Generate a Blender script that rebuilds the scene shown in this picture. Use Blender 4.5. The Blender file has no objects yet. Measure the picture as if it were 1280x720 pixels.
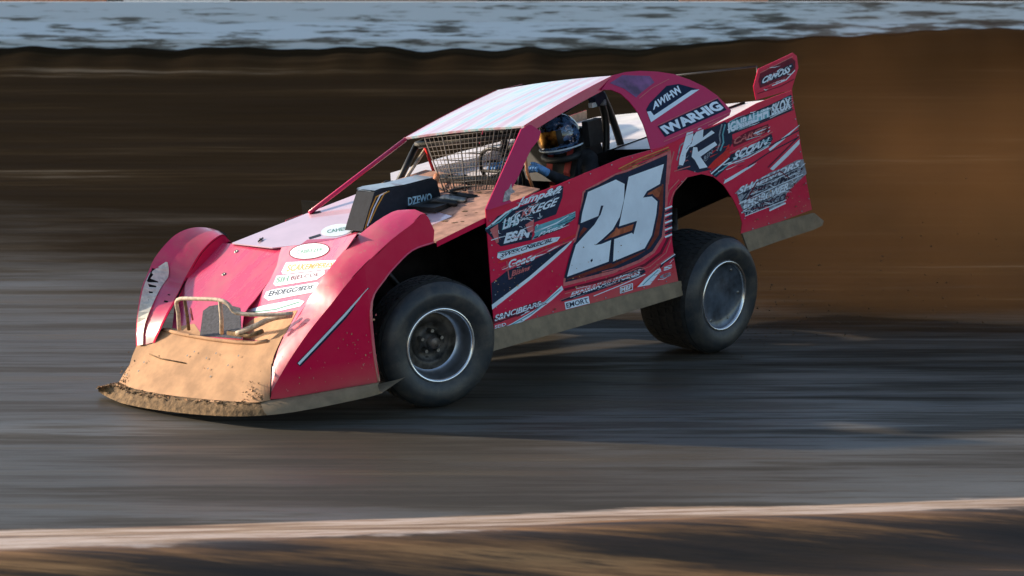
import bpy, bmesh, math, random
from mathutils import Vector, Matrix, noise
from mathutils.geometry import tessellate_polygon
random.seed(7)
PI = math.pi
sc = bpy.context.scene
C = sc.collection
R = math.radians

# ------------------------------------------------------------------ poses
F, CH, CA = 3000.0, 2.6716, 0.1436            # focal (px at 1280 wide), camera height, downward tilt
CARX, CARY, PSI = -1.1417, 14.2581, 0.835     # where the car stands and which way it heads
ROLL, PITCH, LIFT, YAW = 0.035, 0.1394, 0.3289, 0.0083
CAR = Matrix.Translation((CARX, CARY, 0)) @ Matrix.Rotation(PI + PSI, 4, 'Z')
PIV = Vector((-1.3, 0, .3))
BODY = (Matrix.Translation(PIV + Vector((0, 0, LIFT))) @ Matrix.Rotation(YAW, 4, 'Z') @ Matrix.Rotation(PITCH, 4, 'Y')
        @ Matrix.Rotation(ROLL, 4, 'X') @ Matrix.Translation(-PIV))
BW = CAR @ BODY
BWI = BW.inverted()

def U(u, v, n, d):
    """A measured point of the car: where the sight line of the survey photo meets the panel n.X = d (body frame)."""
    fw = Vector((0, math.cos(CA), -math.sin(CA))); up = Vector((0, math.sin(CA), math.cos(CA)))
    a = BWI @ Vector((0, 0, CH)); b = BWI @ (Vector((0, 0, CH)) + fw * F + Vector((u - 640, 0, 0)) + up * (360 - v))
    b = b - a; n = Vector(n)
    return a + b * ((d - n.dot(a)) / n.dot(b))

def plane3(a, b, c):
    n = (Vector(b) - Vector(a)).cross(Vector(c) - Vector(a)).normalized()
    return n, n.dot(Vector(a))

# ------------------------------------------------------------------ materials
MATS = {}
def new_mat(name):
    m = bpy.data.materials.new(name); m.use_nodes = True
    nt = m.node_tree; b = nt.nodes['Principled BSDF']
    return m, nt, b

def lnk(nt, a, b): nt.links.new(a, b)

def noise_node(nt, scale, detail=4, rough=.6, vec=None, stretch=None, kind='Object'):
    tc = nt.nodes.new('ShaderNodeTexCoord')
    mp = nt.nodes.new('ShaderNodeMapping'); mp.inputs['Scale'].default_value = stretch or (1, 1, 1)
    lnk(nt, tc.outputs[kind], mp.inputs['Vector'])
    n = nt.nodes.new('ShaderNodeTexNoise'); n.inputs['Scale'].default_value = scale
    n.inputs['Detail'].default_value = detail; n.inputs['Roughness'].default_value = rough
    lnk(nt, mp.outputs[0], n.inputs['Vector'])
    return n.outputs['Fac'], tc, mp

def ramp(nt, fac, stops):
    r = nt.nodes.new('ShaderNodeValToRGB'); e = r.color_ramp.elements
    while len(e) < len(stops): e.new(.5)
    for i, (p, c) in enumerate(stops):
        e[i].position = p; e[i].color = (c, c, c, 1) if isinstance(c, (int, float)) else (*c, 1)
    lnk(nt, fac, r.inputs[0]); return r.outputs[0]

def mixc(nt, fac, a, b):
    m = nt.nodes.new('ShaderNodeMix'); m.data_type = 'RGBA'
    for s, x in ((0, fac), (6, a), (7, b)):
        if isinstance(x, (tuple, list)): m.inputs[s].default_value = (*x, 1)
        elif isinstance(x, (int, float)): m.inputs[s].default_value = x
        else: lnk(nt, x, m.inputs[s])
    return m.outputs[2]

def math_(nt, op, a, b=0.0, clamp=False):
    m = nt.nodes.new('ShaderNodeMath'); m.operation = op; m.use_clamp = clamp
    for s, x in ((0, a), (1, b)):
        if isinstance(x, (int, float)): m.inputs[s].default_value = x
        else: lnk(nt, x, m.inputs[s])
    return m.outputs[0]

def bump(nt, b, h, strength=.3, dist=.01):
    bn = nt.nodes.new('ShaderNodeBump'); bn.inputs['Strength'].default_value = strength; bn.inputs['Distance'].default_value = dist
    lnk(nt, h, bn.inputs['Height']); lnk(nt, bn.outputs[0], b.inputs['Normal'])

DUST = (.42, .29, .17)
def paint(name, col, rough=.3, coat=.6, dust=.35, low=.35, metal=0.0, span=.25, streak=(1, 1, 1), spec=.5, wear=True):
    """Painted sheet metal with track dust: mottled everywhere, heavier towards the sills."""
    if name in MATS: return MATS[name]
    m, nt, b = new_mat(name)
    n1, tc, _ = noise_node(nt, 3.2, 6, .65, stretch=streak)
    n2, _, _ = noise_node(nt, 38, 3, .7)
    sp = nt.nodes.new('ShaderNodeSeparateXYZ'); lnk(nt, tc.outputs['Object'], sp.inputs[0])
    h = nt.nodes.new('ShaderNodeMapRange'); lnk(nt, sp.outputs[2], h.inputs[0])
    h.inputs[1].default_value = low; h.inputs[2].default_value = low - span; h.inputs[3].default_value = 0; h.inputs[4].default_value = .55
    a = ramp(nt, n1, [(.42, 0), (.75, 1)])
    s = ramp(nt, n2, [(.62, 0), (.70, .8)])
    f = math_(nt, 'ADD', math_(nt, 'MULTIPLY', a, dust), math_(nt, 'MULTIPLY', h.outputs[0], math_(nt, 'ADD', n1, .2)), True)
    f = math_(nt, 'ADD', f, math_(nt, 'MULTIPLY', s, dust * .9), True)
    lnk(nt, mixc(nt, f, col, DUST), b.inputs['Base Color'])
    lnk(nt, math_(nt, 'ADD', math_(nt, 'MULTIPLY', f, .5), rough, True), b.inputs['Roughness'])
    b.inputs['Metallic'].default_value = metal; b.inputs['Coat Weight'].default_value = coat; b.inputs['Coat Roughness'].default_value = .12
    b.inputs['Specular IOR Level'].default_value = spec
    w, _, _ = noise_node(nt, 3.0, 3, .5); bump(nt, b, w, .5, .03)
    MATS[name] = m; return m

def flat(name, col, rough=.5, metal=0, coat=0, var=.15, sc_=30, bmp=0.0, spec=.5):
    if name in MATS: return MATS[name]
    m, nt, b = new_mat(name)
    n, _, _ = noise_node(nt, sc_, 5, .6)
    dk = tuple(c * (1 - var * 2) for c in col); lt = tuple(min(1, c * (1 + var)) for c in col)
    lnk(nt, mixc(nt, ramp(nt, n, [(.35, 0), (.65, 1)]), dk, lt), b.inputs['Base Color'])
    b.inputs['Roughness'].default_value = rough; b.inputs['Metallic'].default_value = metal; b.inputs['Coat Weight'].default_value = coat
    b.inputs['Specular IOR Level'].default_value = spec
    if bmp: bump(nt, b, n, bmp, .01)
    MATS[name] = m; return m

RED = paint('crimson_paint', (.66, .003, .060), .34, .06, .03, .26, spec=.12)
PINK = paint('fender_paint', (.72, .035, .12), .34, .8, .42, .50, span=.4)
HOOD = paint('hood_paint', (.74, .06, .15), .25, 1.0, .34, .45, streak=(.6, 2, 1))
WHITE = paint('white_sheet', (.78, .70, .72), .4, .3, .25, .0)
ROOF = None
MAG = paint('sail_paint', (.56, .010, .085), .34, .3, .03, .0, spec=.3)
TANP = flat('muddy_plastic', (.55, .31, .16), .85, var=.13, sc_=7, bmp=.3)
MUD = flat('caked_mud', (.22, .135, .065), .95, var=.3, sc_=30, bmp=1.0)
SKIRT = flat('dusty_skirt_plastic', (.24, .175, .105), .75, var=.12, sc_=12, bmp=.1)
BLACK = flat('black_frame_paint', (.012, .011, .010), .45, var=.2)
DARK = flat('gap_shade_sheet', (.010, .009, .008), .85, var=.3, sc_=8, spec=.1)  # near-black stands in for shade in gaps and behind panels
RUBBER = flat('tyre_rubber', (.026, .031, .036), .36, var=.25, sc_=9, bmp=.1)
m, nt, b = new_mat('dusty_rubber'); n_, _, _ = noise_node(nt, 7, 6, .7); n2_, _, _ = noise_node(nt, 60, 3, .7)
lnk(nt, mixc(nt, math_(nt, 'MULTIPLY', ramp(nt, n_, [(.42, 0), (.72, 1)]), math_(nt, 'ADD', n2_, .3), True), (.022, .027, .032), (.105, .090, .070)), b.inputs['Base Color'])
b.inputs['Roughness'].default_value = .42; bump(nt, b, n_, .15, .01); RUBBER = m
TREAD = flat('dusty_tread', (.014, .013, .012), .9, var=.3, sc_=25, bmp=.6)
ALU = flat('wheel_alloy', (.66, .70, .76), .38, metal=1, var=.15, sc_=6)
LIP = flat('bright_rim', (.9, .9, .9), .22, metal=1, var=.04)
STEEL = flat('steel', (.35, .33, .30), .4, metal=1, var=.2)
NAVY = flat('navy_vinyl', (.012, .022, .055), .45, spec=.10, var=.1)
WVIN = flat('white_vinyl', (.76, .86, .96), .45, spec=.10, var=.05, sc_=5)
TEAL = flat('teal_vinyl', (.16, .46, .54), .45, spec=.10, var=.2, sc_=9)
ORNG = flat('copper_vinyl', (.42, .11, .05), .45, spec=.10, var=.3, sc_=14)
SALM = flat('salmon_vinyl', (.62, .16, .16), .45, spec=.10, var=.1)
REDV = flat('red_vinyl', (.70, .03, .03), .45, spec=.10, var=.1)
MAROON = flat('maroon_vinyl', (.16, .008, .03), .45, spec=.10, var=.1)
GREYV = flat('grey_vinyl', (.30, .34, .40), .45, spec=.10, var=.3, sc_=40)
YELL = flat('yellow_vinyl', (.60, .30, .03), .4, var=.1)
GREEN = flat('green_vinyl', (.06, .26, .17), .4, var=.15)
BOXM = flat('scoop_carbon', (.022, .027, .036), .75, var=.1, spec=.15)
GOLD = flat('gold_visor', (.30, .15, .035), .3, metal=1, var=.45, sc_=22)
TANTUBE = flat('dusty_tube', (.58, .46, .34), .7, var=.2, sc_=40)

# ------------------------------------------------------------------ mesh helpers
def link(o, parent=None, mb=None):
    C.objects.link(o)
    if parent: o.parent = parent
    if mb is not None: o.matrix_basis = mb
    return o

class MB:
    def __init__(s): s.v = []; s.f = []; s.m = []; s.sm = []; s.mats = []
    def mi(s, mat):
        if mat not in s.mats: s.mats.append(mat)
        return s.mats.index(mat)
    def add(s, vs, fs, mat, smooth=False):
        o = len(s.v); s.v += [Vector(v) for v in vs]; k = s.mi(mat)
        for f in fs: s.f.append([i + o for i in f]); s.m.append(k); s.sm.append(smooth)
    def build(s, name, parent=None, mb=None, label=None):
        me = bpy.data.meshes.new(name); me.from_pydata([tuple(v) for v in s.v], [], s.f)
        for m in s.mats: me.materials.append(m)
        me.polygons.foreach_set('material_index', s.m); me.polygons.foreach_set('use_smooth', s.sm)
        me.update(); o = bpy.data.objects.new(name, me); link(o, parent, mb)
        if label: o['label'] = label
        return o
    # shapes
    def poly(s, pts, mat):
        t = tessellate_polygon([[Vector(p) for p in pts]]); s.add(pts, [list(x) for x in t], mat)
    def slab(s, pts, th, mat, back=None, edge=None):
        """A sheet of real thickness: pts 3D outline, th = inward vector."""
        pts = [Vector(p) for p in pts]; th = Vector(th); n = len(pts)
        t = [list(x) for x in tessellate_polygon([pts])]
        s.add(pts, t, mat); q = [p + th for p in pts]
        s.add(q, [x[::-1] for x in t], back or mat)
        s.add(pts + q, [[i, (i + 1) % n, (i + 1) % n + n, i + n] for i in range(n)], edge or mat)
    def strip(s, a, b, mat, th=None, smooth=False, back=None):
        n = len(a)
        s.add(list(a) + list(b), [[i, i + 1, n + i + 1, n + i] for i in range(n - 1)], mat, smooth)
        if th is not None:
            th = Vector(th); s.add([Vector(p) + th for p in list(a) + list(b)], [[i, n + i, n + i + 1, i + 1] for i in range(n - 1)], back or mat, smooth)
    def grid(s, rows, mat, smooth=True, th=None, back=None):
        n = len(rows[0]); vs = [p for r in rows for p in r]
        fs = [[j * n + i, j * n + i + 1, (j + 1) * n + i + 1, (j + 1) * n + i] for j in range(len(rows) - 1) for i in range(n - 1)]
        s.add(vs, fs, mat, smooth)
        if th is not None:
            th = Vector(th); s.add([Vector(p) + th for p in vs], [f[::-1] for f in fs], back or mat, smooth)
    def tube(s, pts, r, mat, seg=10, closed=False):
        pts = [Vector(p) for p in pts]; n = len(pts); rings = []
        for i, p in enumerate(pts):
            a = pts[i - 1] if (i or closed) else p; b = pts[(i + 1) % n] if (i < n - 1 or closed) else p
            t = (b - a).normalized(); u = t.orthogonal().normalized() if not rings else (pu - t * pu.dot(t)).normalized()
            pu = u; w = t.cross(u); rr = r[i] if isinstance(r, (list, tuple)) else r
            rings.append([p + (u * math.cos(2 * PI * k / seg) + w * math.sin(2 * PI * k / seg)) * rr for k in range(seg)])
        vs = [v for g in rings for v in g]; fs = []
        for j in range(n if closed else n - 1):
            j2 = (j + 1) % n
            fs += [[j * seg + k, j * seg + (k + 1) % seg, j2 * seg + (k + 1) % seg, j2 * seg + k] for k in range(seg)]
        if not closed: fs += [list(range(seg))[::-1], [(n - 1) * seg + k for k in range(seg)]]
        s.add(vs, fs, mat, True)
    def box(s, c, d, mat, rot=None):
        c = Vector(c); x, y, z = (a / 2 for a in d)
        vs = [Vector((i, j, k)) for i in (-x, x) for j in (-y, y) for k in (-z, z)]
        if rot: vs = [rot @ v for v in vs]
        s.add([v + c for v in vs], [[0, 1, 3, 2], [4, 6, 7, 5], [0, 4, 5, 1], [2, 3, 7, 6], [0, 2, 6, 4], [1, 5, 7, 3]], mat)
    def lathe(s, prof, mat, seg=64, smooth=True, o=(0, 0, 0)):
        """prof: (y, r) pairs turned about the y axis."""
        o = Vector(o); n = len(prof)
        vs = [o + Vector((r * math.cos(2 * PI * k / seg), y, r * math.sin(2 * PI * k / seg))) for k in range(seg) for y, r in prof]
        fs = [[k * n + i, k * n + i + 1, ((k + 1) % seg) * n + i + 1, ((k + 1) % seg) * n + i] for k in range(seg) for i in range(n - 1)]
        s.add(vs, fs, mat, smooth)

def cr(pts, n=6):
    """Catmull-Rom through 2D or 3D points."""
    P = [Vector(p) for p in pts]; P = [2 * P[0] - P[1]] + P + [2 * P[-1] - P[-2]]; out = []
    for i in range(1, len(P) - 2):
        for k in range(n):
            t = k / n; a, b, c, d = P[i - 1:i + 3]
            out.append(.5 * ((2 * b) + (c - a) * t + (2 * a - 5 * b + 4 * c - d) * t * t + (3 * b - a - 3 * c + d) * t ** 3))
    out.append(P[-2]); return out

def meta(o, label, cat, group=None, kind=None):
    if label: o['label'] = label
    if cat: o['category'] = cat
    if group: o['group'] = group
    if kind: o['kind'] = kind
    return o

# ------------------------------------------------------------------ decals laid on a panel
FONT = {}
def text_mesh(txt, bold=.02, shear=0.0):
    key = (txt, bold, shear)
    if key in FONT: return FONT[key]
    cu = bpy.data.curves.new('lettering', 'FONT'); cu.body = txt; cu.offset = bold; cu.shear = shear; cu.resolution_u = 3
    o = bpy.data.objects.new('lettering', cu); C.objects.link(o)
    dg = bpy.context.evaluated_depsgraph_get(); me = bpy.data.meshes.new_from_object(o.evaluated_get(dg))
    vs = [v.co.copy() for v in me.vertices]; fs = [list(p.vertices) for p in me.polygons]
    bpy.data.objects.remove(o); bpy.data.curves.remove(cu); bpy.data.meshes.remove(me)
    x0 = min(v.x for v in vs); x1 = max(v.x for v in vs); y0 = min(v.y for v in vs); y1 = max(v.y for v in vs)
    vs = [((v.x - x0) / (x1 - x0), (v.y - y0) / (y1 - y0)) for v in vs]
    FONT[key] = (vs, fs); return FONT[key]

def spatter(D, n, box, seed, sz=(.5, 1.6), inside=None):
    rnd = random.Random(seed)
    for i in range(n):
        x, y = rnd.uniform(box[0], box[2]), rnd.uniform(box[1], box[3])
        if inside and not inside(x, y): continue
        q = rnd.uniform(*sz) * (.5 if rnd.random() < .6 else 1); k = 6
        D.poly([(x + q * rnd.uniform(.5, 1.2) * math.cos(2 * PI * j / k), y + q * rnd.uniform(.4, 1.0) * math.sin(2 * PI * j / k)) for j in range(k)], MUD if rnd.random() < .5 else TANP, 9)
def rivets(D, pts, mat, step=14):
    for a, b in zip(pts, pts[1:]):
        a = Vector(a); b = Vector(b); n = max(1, int((b - a).length / step))
        for i in range(n):
            p = a.lerp(b, (i + .5) / n); D.poly([(p.x + .9 * math.cos(t), p.y + .9 * math.sin(t)) for t in (0, 1.05, 2.1, 3.14, 4.2, 5.24)], mat, 8)
class Decal:
    """Vinyl on the plane n.X = d; L is the layer (0.7 mm each)."""
    def __init__(s, mb, n, d): s.mb = mb; s.n = Vector(n); s.d = d; s.u = s.n.normalized(); s.k = 0
    def P(s, p, L):
        return U(p[0], p[1], s.n, s.d) + s.u * (.0012 + .0007 * L)
    def poly(s, pts, mat, L=0): s.k += 1; s.mb.poly([s.P(p, L + (s.k % 9) * .04) for p in pts], mat)
    def line(s, pts, w, mat, L=0, closed=False, taper=False):
        P = [Vector(p) for p in pts]; n = len(P)
        for i in range(n if closed else n - 1):
            a, b = P[i], P[(i + 1) % n]; t = (b - a).normalized(); o = Vector((-t.y, t.x)) * w / 2; e = t * w * .35
            o2 = o * (.2 if taper and i == n - 2 else 1)
            s.k += 1; ll = L + (s.k % 12) * .05
            s.mb.poly([s.P(p, ll) for p in (a + o - e, b + o2 + e, b - o2 + e, a - o - e)], mat)
    def busy(s, q, n, mats, L=3, w=(.5, 1.1), ln=(.08, .35)):
        bl, br, tr, tl = [Vector(p) for p in q]; rnd = random.Random(int(bl.x * 7 + bl.y))
        for i in range(n):
            x, y, l = rnd.random(), rnd.random(), rnd.uniform(*ln); c = lambda a, b: (bl * (1 - a) + br * a) * (1 - b) + (tl * (1 - a) + tr * a) * b
            x2 = min(1, x + l); y2 = max(0, min(1, y + rnd.uniform(-.12, .12)))
            s.line([c(x, y), c((x + x2) / 2, (y + y2) / 2 + rnd.uniform(-.05, .05)), c(x2, y2)], rnd.uniform(*w), rnd.choice(mats), L + .3, taper=True)
    def text(s, txt, q, mat, L=1, bold=.02, shear=0.0):
        vs, fs = text_mesh(txt, bold, shear); bl, br, tr, tl = [Vector(p) for p in q]
        out = [s.P((bl * (1 - x) + br * x) * (1 - y) + (tl * (1 - x) + tr * x) * y, L) for x, y in vs]
        s.mb.add(out, fs, mat)
    def tbox(s, txt, q, tm, bm, L=0, pad=1.0, shear=0.0, bold=.02, border=None):
        bl, br, tr, tl = [Vector(p) for p in q]; ux = (br - bl).normalized() * pad; uy = (tl - bl).normalized() * pad
        Q = [bl - ux - uy, br + ux - uy, tr + ux + uy, tl - ux + uy]
        s.poly(Q, bm, L)
        if border: s.line(Q, .9, border, L + .5, True)
        s.text(txt, q, tm, L + 1, bold, shear)

# ================================================================== THE RACE CAR
car = bpy.data.objects.new('race_car', None); link(car, None, CAR)
meta(car, 'crimson dirt track race car numbered 25 sliding with its left rear side lifted', 'race car')
ID = Matrix.Identity(4)
def part(mb, name, label=None): return mb.build(name, car, BODY, label)
def sub(mb, name, p): return mb.build(name, p, ID)

SN, SD = (0, 1, .06), .985                                 # the flat of the left side
S = lambda u, v: U(u, v, SN, SD)
IN = Vector((0, -.005, 0))
mir = lambda p: Vector((p.x, -p.y, p.z))

arch = [(848, 352), (843, 325), (840, 300), (839, 270), (841, 247), (847, 232), (858, 222), (877, 217.5), (892, 221), (905, 232), (917, 250), (924, 265), (928, 279), (926, 292)]
archS = [tuple(p) for p in cr(arch, 4)]
# ---- left door panel
door_px = [(607, 262), (616, 258), (640, 252), (668, 242), (697, 231), (737, 214), (777, 197.5), (815, 187), (829, 182), (841, 247), (839, 270), (840, 300), (843, 325), (848, 352), (790, 367), (700, 390), (618, 412)]
mb = MB(); mb.slab([S(*p) for p in door_px], IN, RED, DARK)
D = Decal(mb, SN, SD)
# upper left sponsor cluster
D.poly([(606, 288), (622, 270), (646, 260), (672, 250), (699, 232), (704, 233), (703, 246), (695, 268), (668, 278), (664, 300), (626, 308), (620, 303)], NAVY, 0)
D.line([(609, 285), (632, 266), (646, 259)], 2.2, WVIN, 2); D.line([(607, 286), (624, 277), (640, 262)], 1.6, TEAL, 3)
D.poly([(612, 287), (622, 280), (623, 303), (620, 304)], SALM, 2)
D.text('Jamp&&', [(643, 262), (702, 243), (703, 231), (645, 249)], WVIN, 2, .03, .4)
D.text('KKEGE', [(650, 273), (697, 256), (699, 246), (652, 262)], WVIN, 2, .03, .4)
D.text('LIHS', [(627, 288), (648, 281), (649, 268), (628, 275)], TEAL, 2, .03, .2)
D.text('LIHS', [(628, 287), (649, 280), (650, 267), (629, 274)], WVIN, 3, .03, .2)
D.text('ES/N', [(629, 305), (664, 296), (664, 284), (629, 292)], WVIN, 2, .05, .3)
D.text('K3', [(651, 272), (663, 267), (664, 259), (652, 264)], SALM, 3, .04, .2)
D.poly([(656, 281), (667, 274), (666, 290), (660, 291)], SALM, 3)
D.poly([(668, 294), (668, 283), (700, 272), (719, 264), (719, 271), (700, 286), (664, 300)], TEAL, 1)
D.line([(668, 290), (695, 279), (718, 265)], 1.6, WVIN, 2, taper=True); D.line([(668, 297), (700, 286), (718, 272)], 1.8, NAVY, 2)
D.text('PAILS', [(672, 296), (705, 284), (706, 280), (673, 291)], WVIN, 3, .02, .4)
# pill shaped lettering strip
D.poly([(621, 322), (622, 316), (640, 311), (690, 297), (700, 296), (696, 302), (668, 312), (626, 325)], WVIN, 1)
D.text('SWEKCNRECBL', [(625, 322), (690, 302), (691, 297), (626, 317)], NAVY, 2, .03, .2)
D.line([(623, 328), (655, 318), (690, 305), (719, 294)], 2.0, REDV, 1); D.line([(632, 338), (680, 313), (717, 300)], 1.2, SALM, 2)
# navy wedge and white blades
D.poly([(614, 354), (633, 339), (672, 322), (712, 302), (698, 314), (661, 347), (615, 382)], NAVY, 0)
D.poly([(615, 387), (614.5, 381), (661, 346), (698, 314), (719, 297), (706, 312), (686, 330), (661, 351)], WVIN, 1)
D.line([(640, 330), (678, 318), (700, 306)], 1.2, WVIN, 1)
D.text('Coace', [(636, 336), (668, 325), (671, 315), (634, 326)], WVIN, 2, .03, .3)
D.text('Bisins', [(639, 346), (662, 337), (663, 331), (638, 339)], SALM, 2, .03, .3); D.line([(633, 327), (636, 349), (640, 347)], 1.2, SALM, 2)
D.poly([(622, 413), (640, 404), (672, 385), (702, 357), (704, 362), (690, 375), (661, 397), (639, 411)], WVIN, 0)
D.line([(636, 408), (664, 392), (700, 362)], 1.4, TEAL, 1)
D.poly([(616, 398), (628, 392), (672, 376), (684, 379), (652, 393), (617, 405)], MAROON, 1)
D.text('S&NCIBEARS', [(618, 402), (676, 382), (676, 376), (618, 394)], WVIN, 2, .03, .2)
D.text('SEID', [(618, 411), (632, 407), (632, 403), (618, 407)], WVIN, 2, .02)
# number surround
D.poly([(704, 358), (704, 350), (722, 285), (728, 240), (733, 236), (769, 217), (783, 212), (838, 188), (839, 196), (835, 225), (834, 262), (831, 295), (818, 316), (800, 328), (766, 342)], SALM, 0)
D.poly([(706, 353), (724, 285), (730, 241), (769, 219), (783, 215), (834, 193), (832, 225), (831, 262), (827, 296), (815, 314), (798, 325), (766, 338)], NAVY, 1)
D.poly([(708, 350), (725, 290), (729, 284), (745, 290), (770, 274), (798, 272), (800, 246), (812, 236), (829, 230), (828, 262), (823, 294), (812, 310), (796, 320), (766, 334)], flat('brown_vinyl', (.20, .035, .022), .45, spec=.1), 2)
D.poly([(738, 310), (752, 292), (772, 282), (797, 272), (796, 293), (764, 303), (745, 311)], ORNG, 3); D.poly([(800, 252), (806, 238), (828, 230), (823, 246), (812, 247)], ORNG, 3)
D.line([(777, 212), (800, 201), (836, 187)], 2.6, ORNG, 2); D.line([(773, 211), (797, 199), (835, 184)], 1.0, YELL, 3)
D.line([(706, 362), (766, 347), (806, 331), (826, 316), (836, 296), (838, 262)], 3.2, MAROON, 1); D.line([(706, 367), (770, 350), (812, 333), (832, 316), (838, 300)], 1.2, SALM, 2)
# lettering round the number
D.poly([(700, 374), (735, 362), (796, 334), (804, 335), (807, 340), (798, 346), (740, 366), (702, 377)], NAVY, 1)
D.text('ERN&&KAIHMCEGS', [(712, 372), (800, 343), (801, 336), (714, 365)], WVIN, 2, .03, .2)
D.line([(700, 375), (740, 360), (798, 334), (805, 335)], 1.0, SALM, 3); D.line([(742, 370), (772, 358), (806, 343)], 1.0, WVIN, 2)
D.tbox('EMORT', [(708, 385), (735, 378), (734, 372), (707, 379)], NAVY, WVIN, 2, 1.6)
D.tbox('MBF', [(776, 365), (789, 361), (789, 356), (776, 360)], WVIN, ORNG, 2, 1.2, border=WVIN)
D.line([(792, 360), (802, 352)], 2, REDV, 2)
D.poly([(796, 359), (806, 348), (824, 334), (826, 338), (812, 356)], WVIN, 3); D.line([(803, 356), (822, 338)], 1.3, TEAL, 4)
D.line([(812, 340), (826, 328), (842, 317)], 1.4, SALM, 2); D.line([(818, 343), (830, 328), (843, 320)], 2.2, NAVY, 2); D.line([(826, 330), (843, 318)], 1.2, WVIN, 3)
D.text('S', [(829, 339), (840, 335), (840, 330), (829, 334)], WVIN, 3, .04); D.text('G', [(824, 349), (838, 345), (838, 340), (824, 344)], GREYV, 3, .04)
for i in range(9):
    D.line([(831.5, 261 + i * 4.4), (839, 258 + i * 4.4)], 2.2, WVIN if i % 2 == 0 else NAVY, 2)
D.line([(836, 256), (842, 240), (858, 222)], 1.2, SALM, 2); D.line([(832, 252), (836, 238), (848, 225)], 1.2, SALM, 3)
D.busy([(610, 302), (664, 296), (703, 233), (645, 252)], 46, [WVIN, WVIN, SALM, TEAL, WVIN, GREYV])
D.busy([(666, 297), (716, 280), (719, 266), (668, 285)], 12, [WVIN, NAVY, TEAL]); D.busy([(616, 350), (660, 330), (700, 305), (630, 330)], 10, [SALM, WVIN, REDV], ln=(.05, .2))
D.busy([(618, 408), (680, 384), (682, 376), (618, 396)], 16, [WVIN, NAVY, SALM]); D.busy([(704, 378), (800, 344), (804, 334), (712, 362)], 26, [WVIN, NAVY, SALM, GREYV])
D.busy([(778, 215), (836, 192), (836, 184), (776, 209)], 10, [YELL, ORNG, NAVY]); D.busy([(806, 356), (842, 346), (842, 320), (818, 330)], 16, [WVIN, REDV, NAVY, SALM])
D.busy([(708, 356), (766, 342), (800, 327), (708, 350)], 8, [SALM, MAROON, ORNG])
D.busy([(620, 322), (695, 302), (698, 296), (622, 314)], 12, [TEAL, NAVY, WVIN])
below = lambda x, y: y < 410 - (x - 618) * .262 and y > 262 - (x - 607) * .33 and x < 838
spatter(D, 130, (612, 300, 836, 410), 5, inside=lambda x, y: below(x, y) and y > 385 - (x - 618) * .262 - 60)
spatter(D, 40, (612, 270, 660, 400), 6, (.5, 1.3), inside=below)
rivets(D, [(611, 268), (621, 407)], GREYV); rivets(D, [(622, 409), (700, 387), (790, 363), (846, 348)], GREYV, 20); rivets(D, [(642, 254), (697, 234), (777, 200.5), (826, 185)], GREYV, 22)
door = part(mb, 'door_panel')
# the race number, its own vinyl
two = [(734, 240), (769, 224.5), (780, 230), (779, 250), (774, 271), (765, 287), (752, 299), (743, 306.5), (751, 305), (763, 300), (760, 327), (708, 346), (713, 326), (719, 306), (730, 294), (742, 281), (750, 268), (753.5, 257), (750.5, 257), (747, 270), (725, 279), (727, 266)]
five = [(785, 221), (829, 205), (824, 230), (808, 239), (803, 247), (814, 245.5), (821, 252), (819.5, 268), (814, 294), (805, 310.5), (765.5, 327), (767, 299), (789, 291), (791, 293), (795.5, 276), (773, 283)]
mb = MB(); D = Decal(mb, SN, SD)
for g in (two, five):
    D.line(g, 5.5, NAVY, 4, True); D.poly(g, WVIN, 6)
D.poly([(737, 325.5), (739.5, 323), (740, 326), (738, 328)], NAVY, 7)
num = sub(mb, 'race_number', door); num['label'] = 'pale blue white number 25 edged in navy'

# ---- left quarter panel
q_px = [(829, 182), (857, 169), (890, 157.5), (915, 146), (946, 129), (990, 112.5), (992, 130), (997, 155), (1003.5, 197), (1009, 230), (1015, 262), (970, 279), (926, 292.5), (928, 279), (924, 265), (917, 250), (905, 232), (892, 221), (877, 217.5), (858, 222), (847, 232), (841, 247)]
mb = MB(); mb.slab([S(*p) for p in q_px], IN, RED, DARK)
D = Decal(mb, SN, SD)
D.poly([(846, 214), (850, 195), (857, 175), (868, 166), (893, 158), (906, 152), (914, 158), (916, 178), (905, 196), (888, 212), (872, 216), (858, 212)], NAVY, 0)
D.poly([(893, 200), (905, 190), (911, 180), (913, 192), (903, 205), (890, 211), (884, 210)], REDV, 1)
D.line([(835, 230), (838, 205), (842, 190)], 1.6, SALM, 1); D.line([(843, 214), (862, 208)], 1.3, SALM, 1); D.line([(846, 200), (850, 182), (860, 174)], 1.4, GREYV, 1)
D.poly([(858, 166), (866, 164), (866, 176), (857, 192), (856, 200), (853, 207), (848, 206), (849, 197), (853, 184)], WVIN, 3)
D.poly([(857, 185), (873, 160), (879, 160), (878, 172), (889, 163), (893, 166), (866, 183)], WVIN, 3)
D.poly([(864, 196), (866, 184), (871, 184), (872, 190), (893, 177), (896, 181), (875, 196), (884, 209), (874, 211), (868, 200)], WVIN, 3)
D.tbox('&EN', [(879, 202), (890, 192), (890, 187), (879, 196)], GREYV, NAVY, 2)
for x in (899, 903):
    D.line([(x + 3, 156), (x, 168), (x + 1, 178), (x - 3, 188)], 1.8, GREYV if x == 899 else TEAL, 2)
D.poly([(907, 154), (960, 132), (989, 118), (990, 137), (962, 148), (909, 169)], NAVY, 0)
D.poly([(909, 155), (961, 134), (962, 146), (911, 166)], TEAL, 1)
D.text('IGNRALHH', [(910, 167), (961, 146), (960, 134), (909, 154)], WVIN, 2, .04, .1)
D.text('SKOX', [(964, 145), (989, 135), (988, 120), (964, 131)], WVIN, 2, .04, .1)
D.line([(908, 170), (962, 149), (991, 137)], 1.4, NAVY, 1)
D.poly([(914, 176), (935, 164), (960, 155), (961, 164), (944, 172), (917, 184)], MAROON, 1)
D.text('CARCE', [(917, 181), (958, 165), (958, 157), (917, 173)], SALM, 2, .03, .3)
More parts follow.
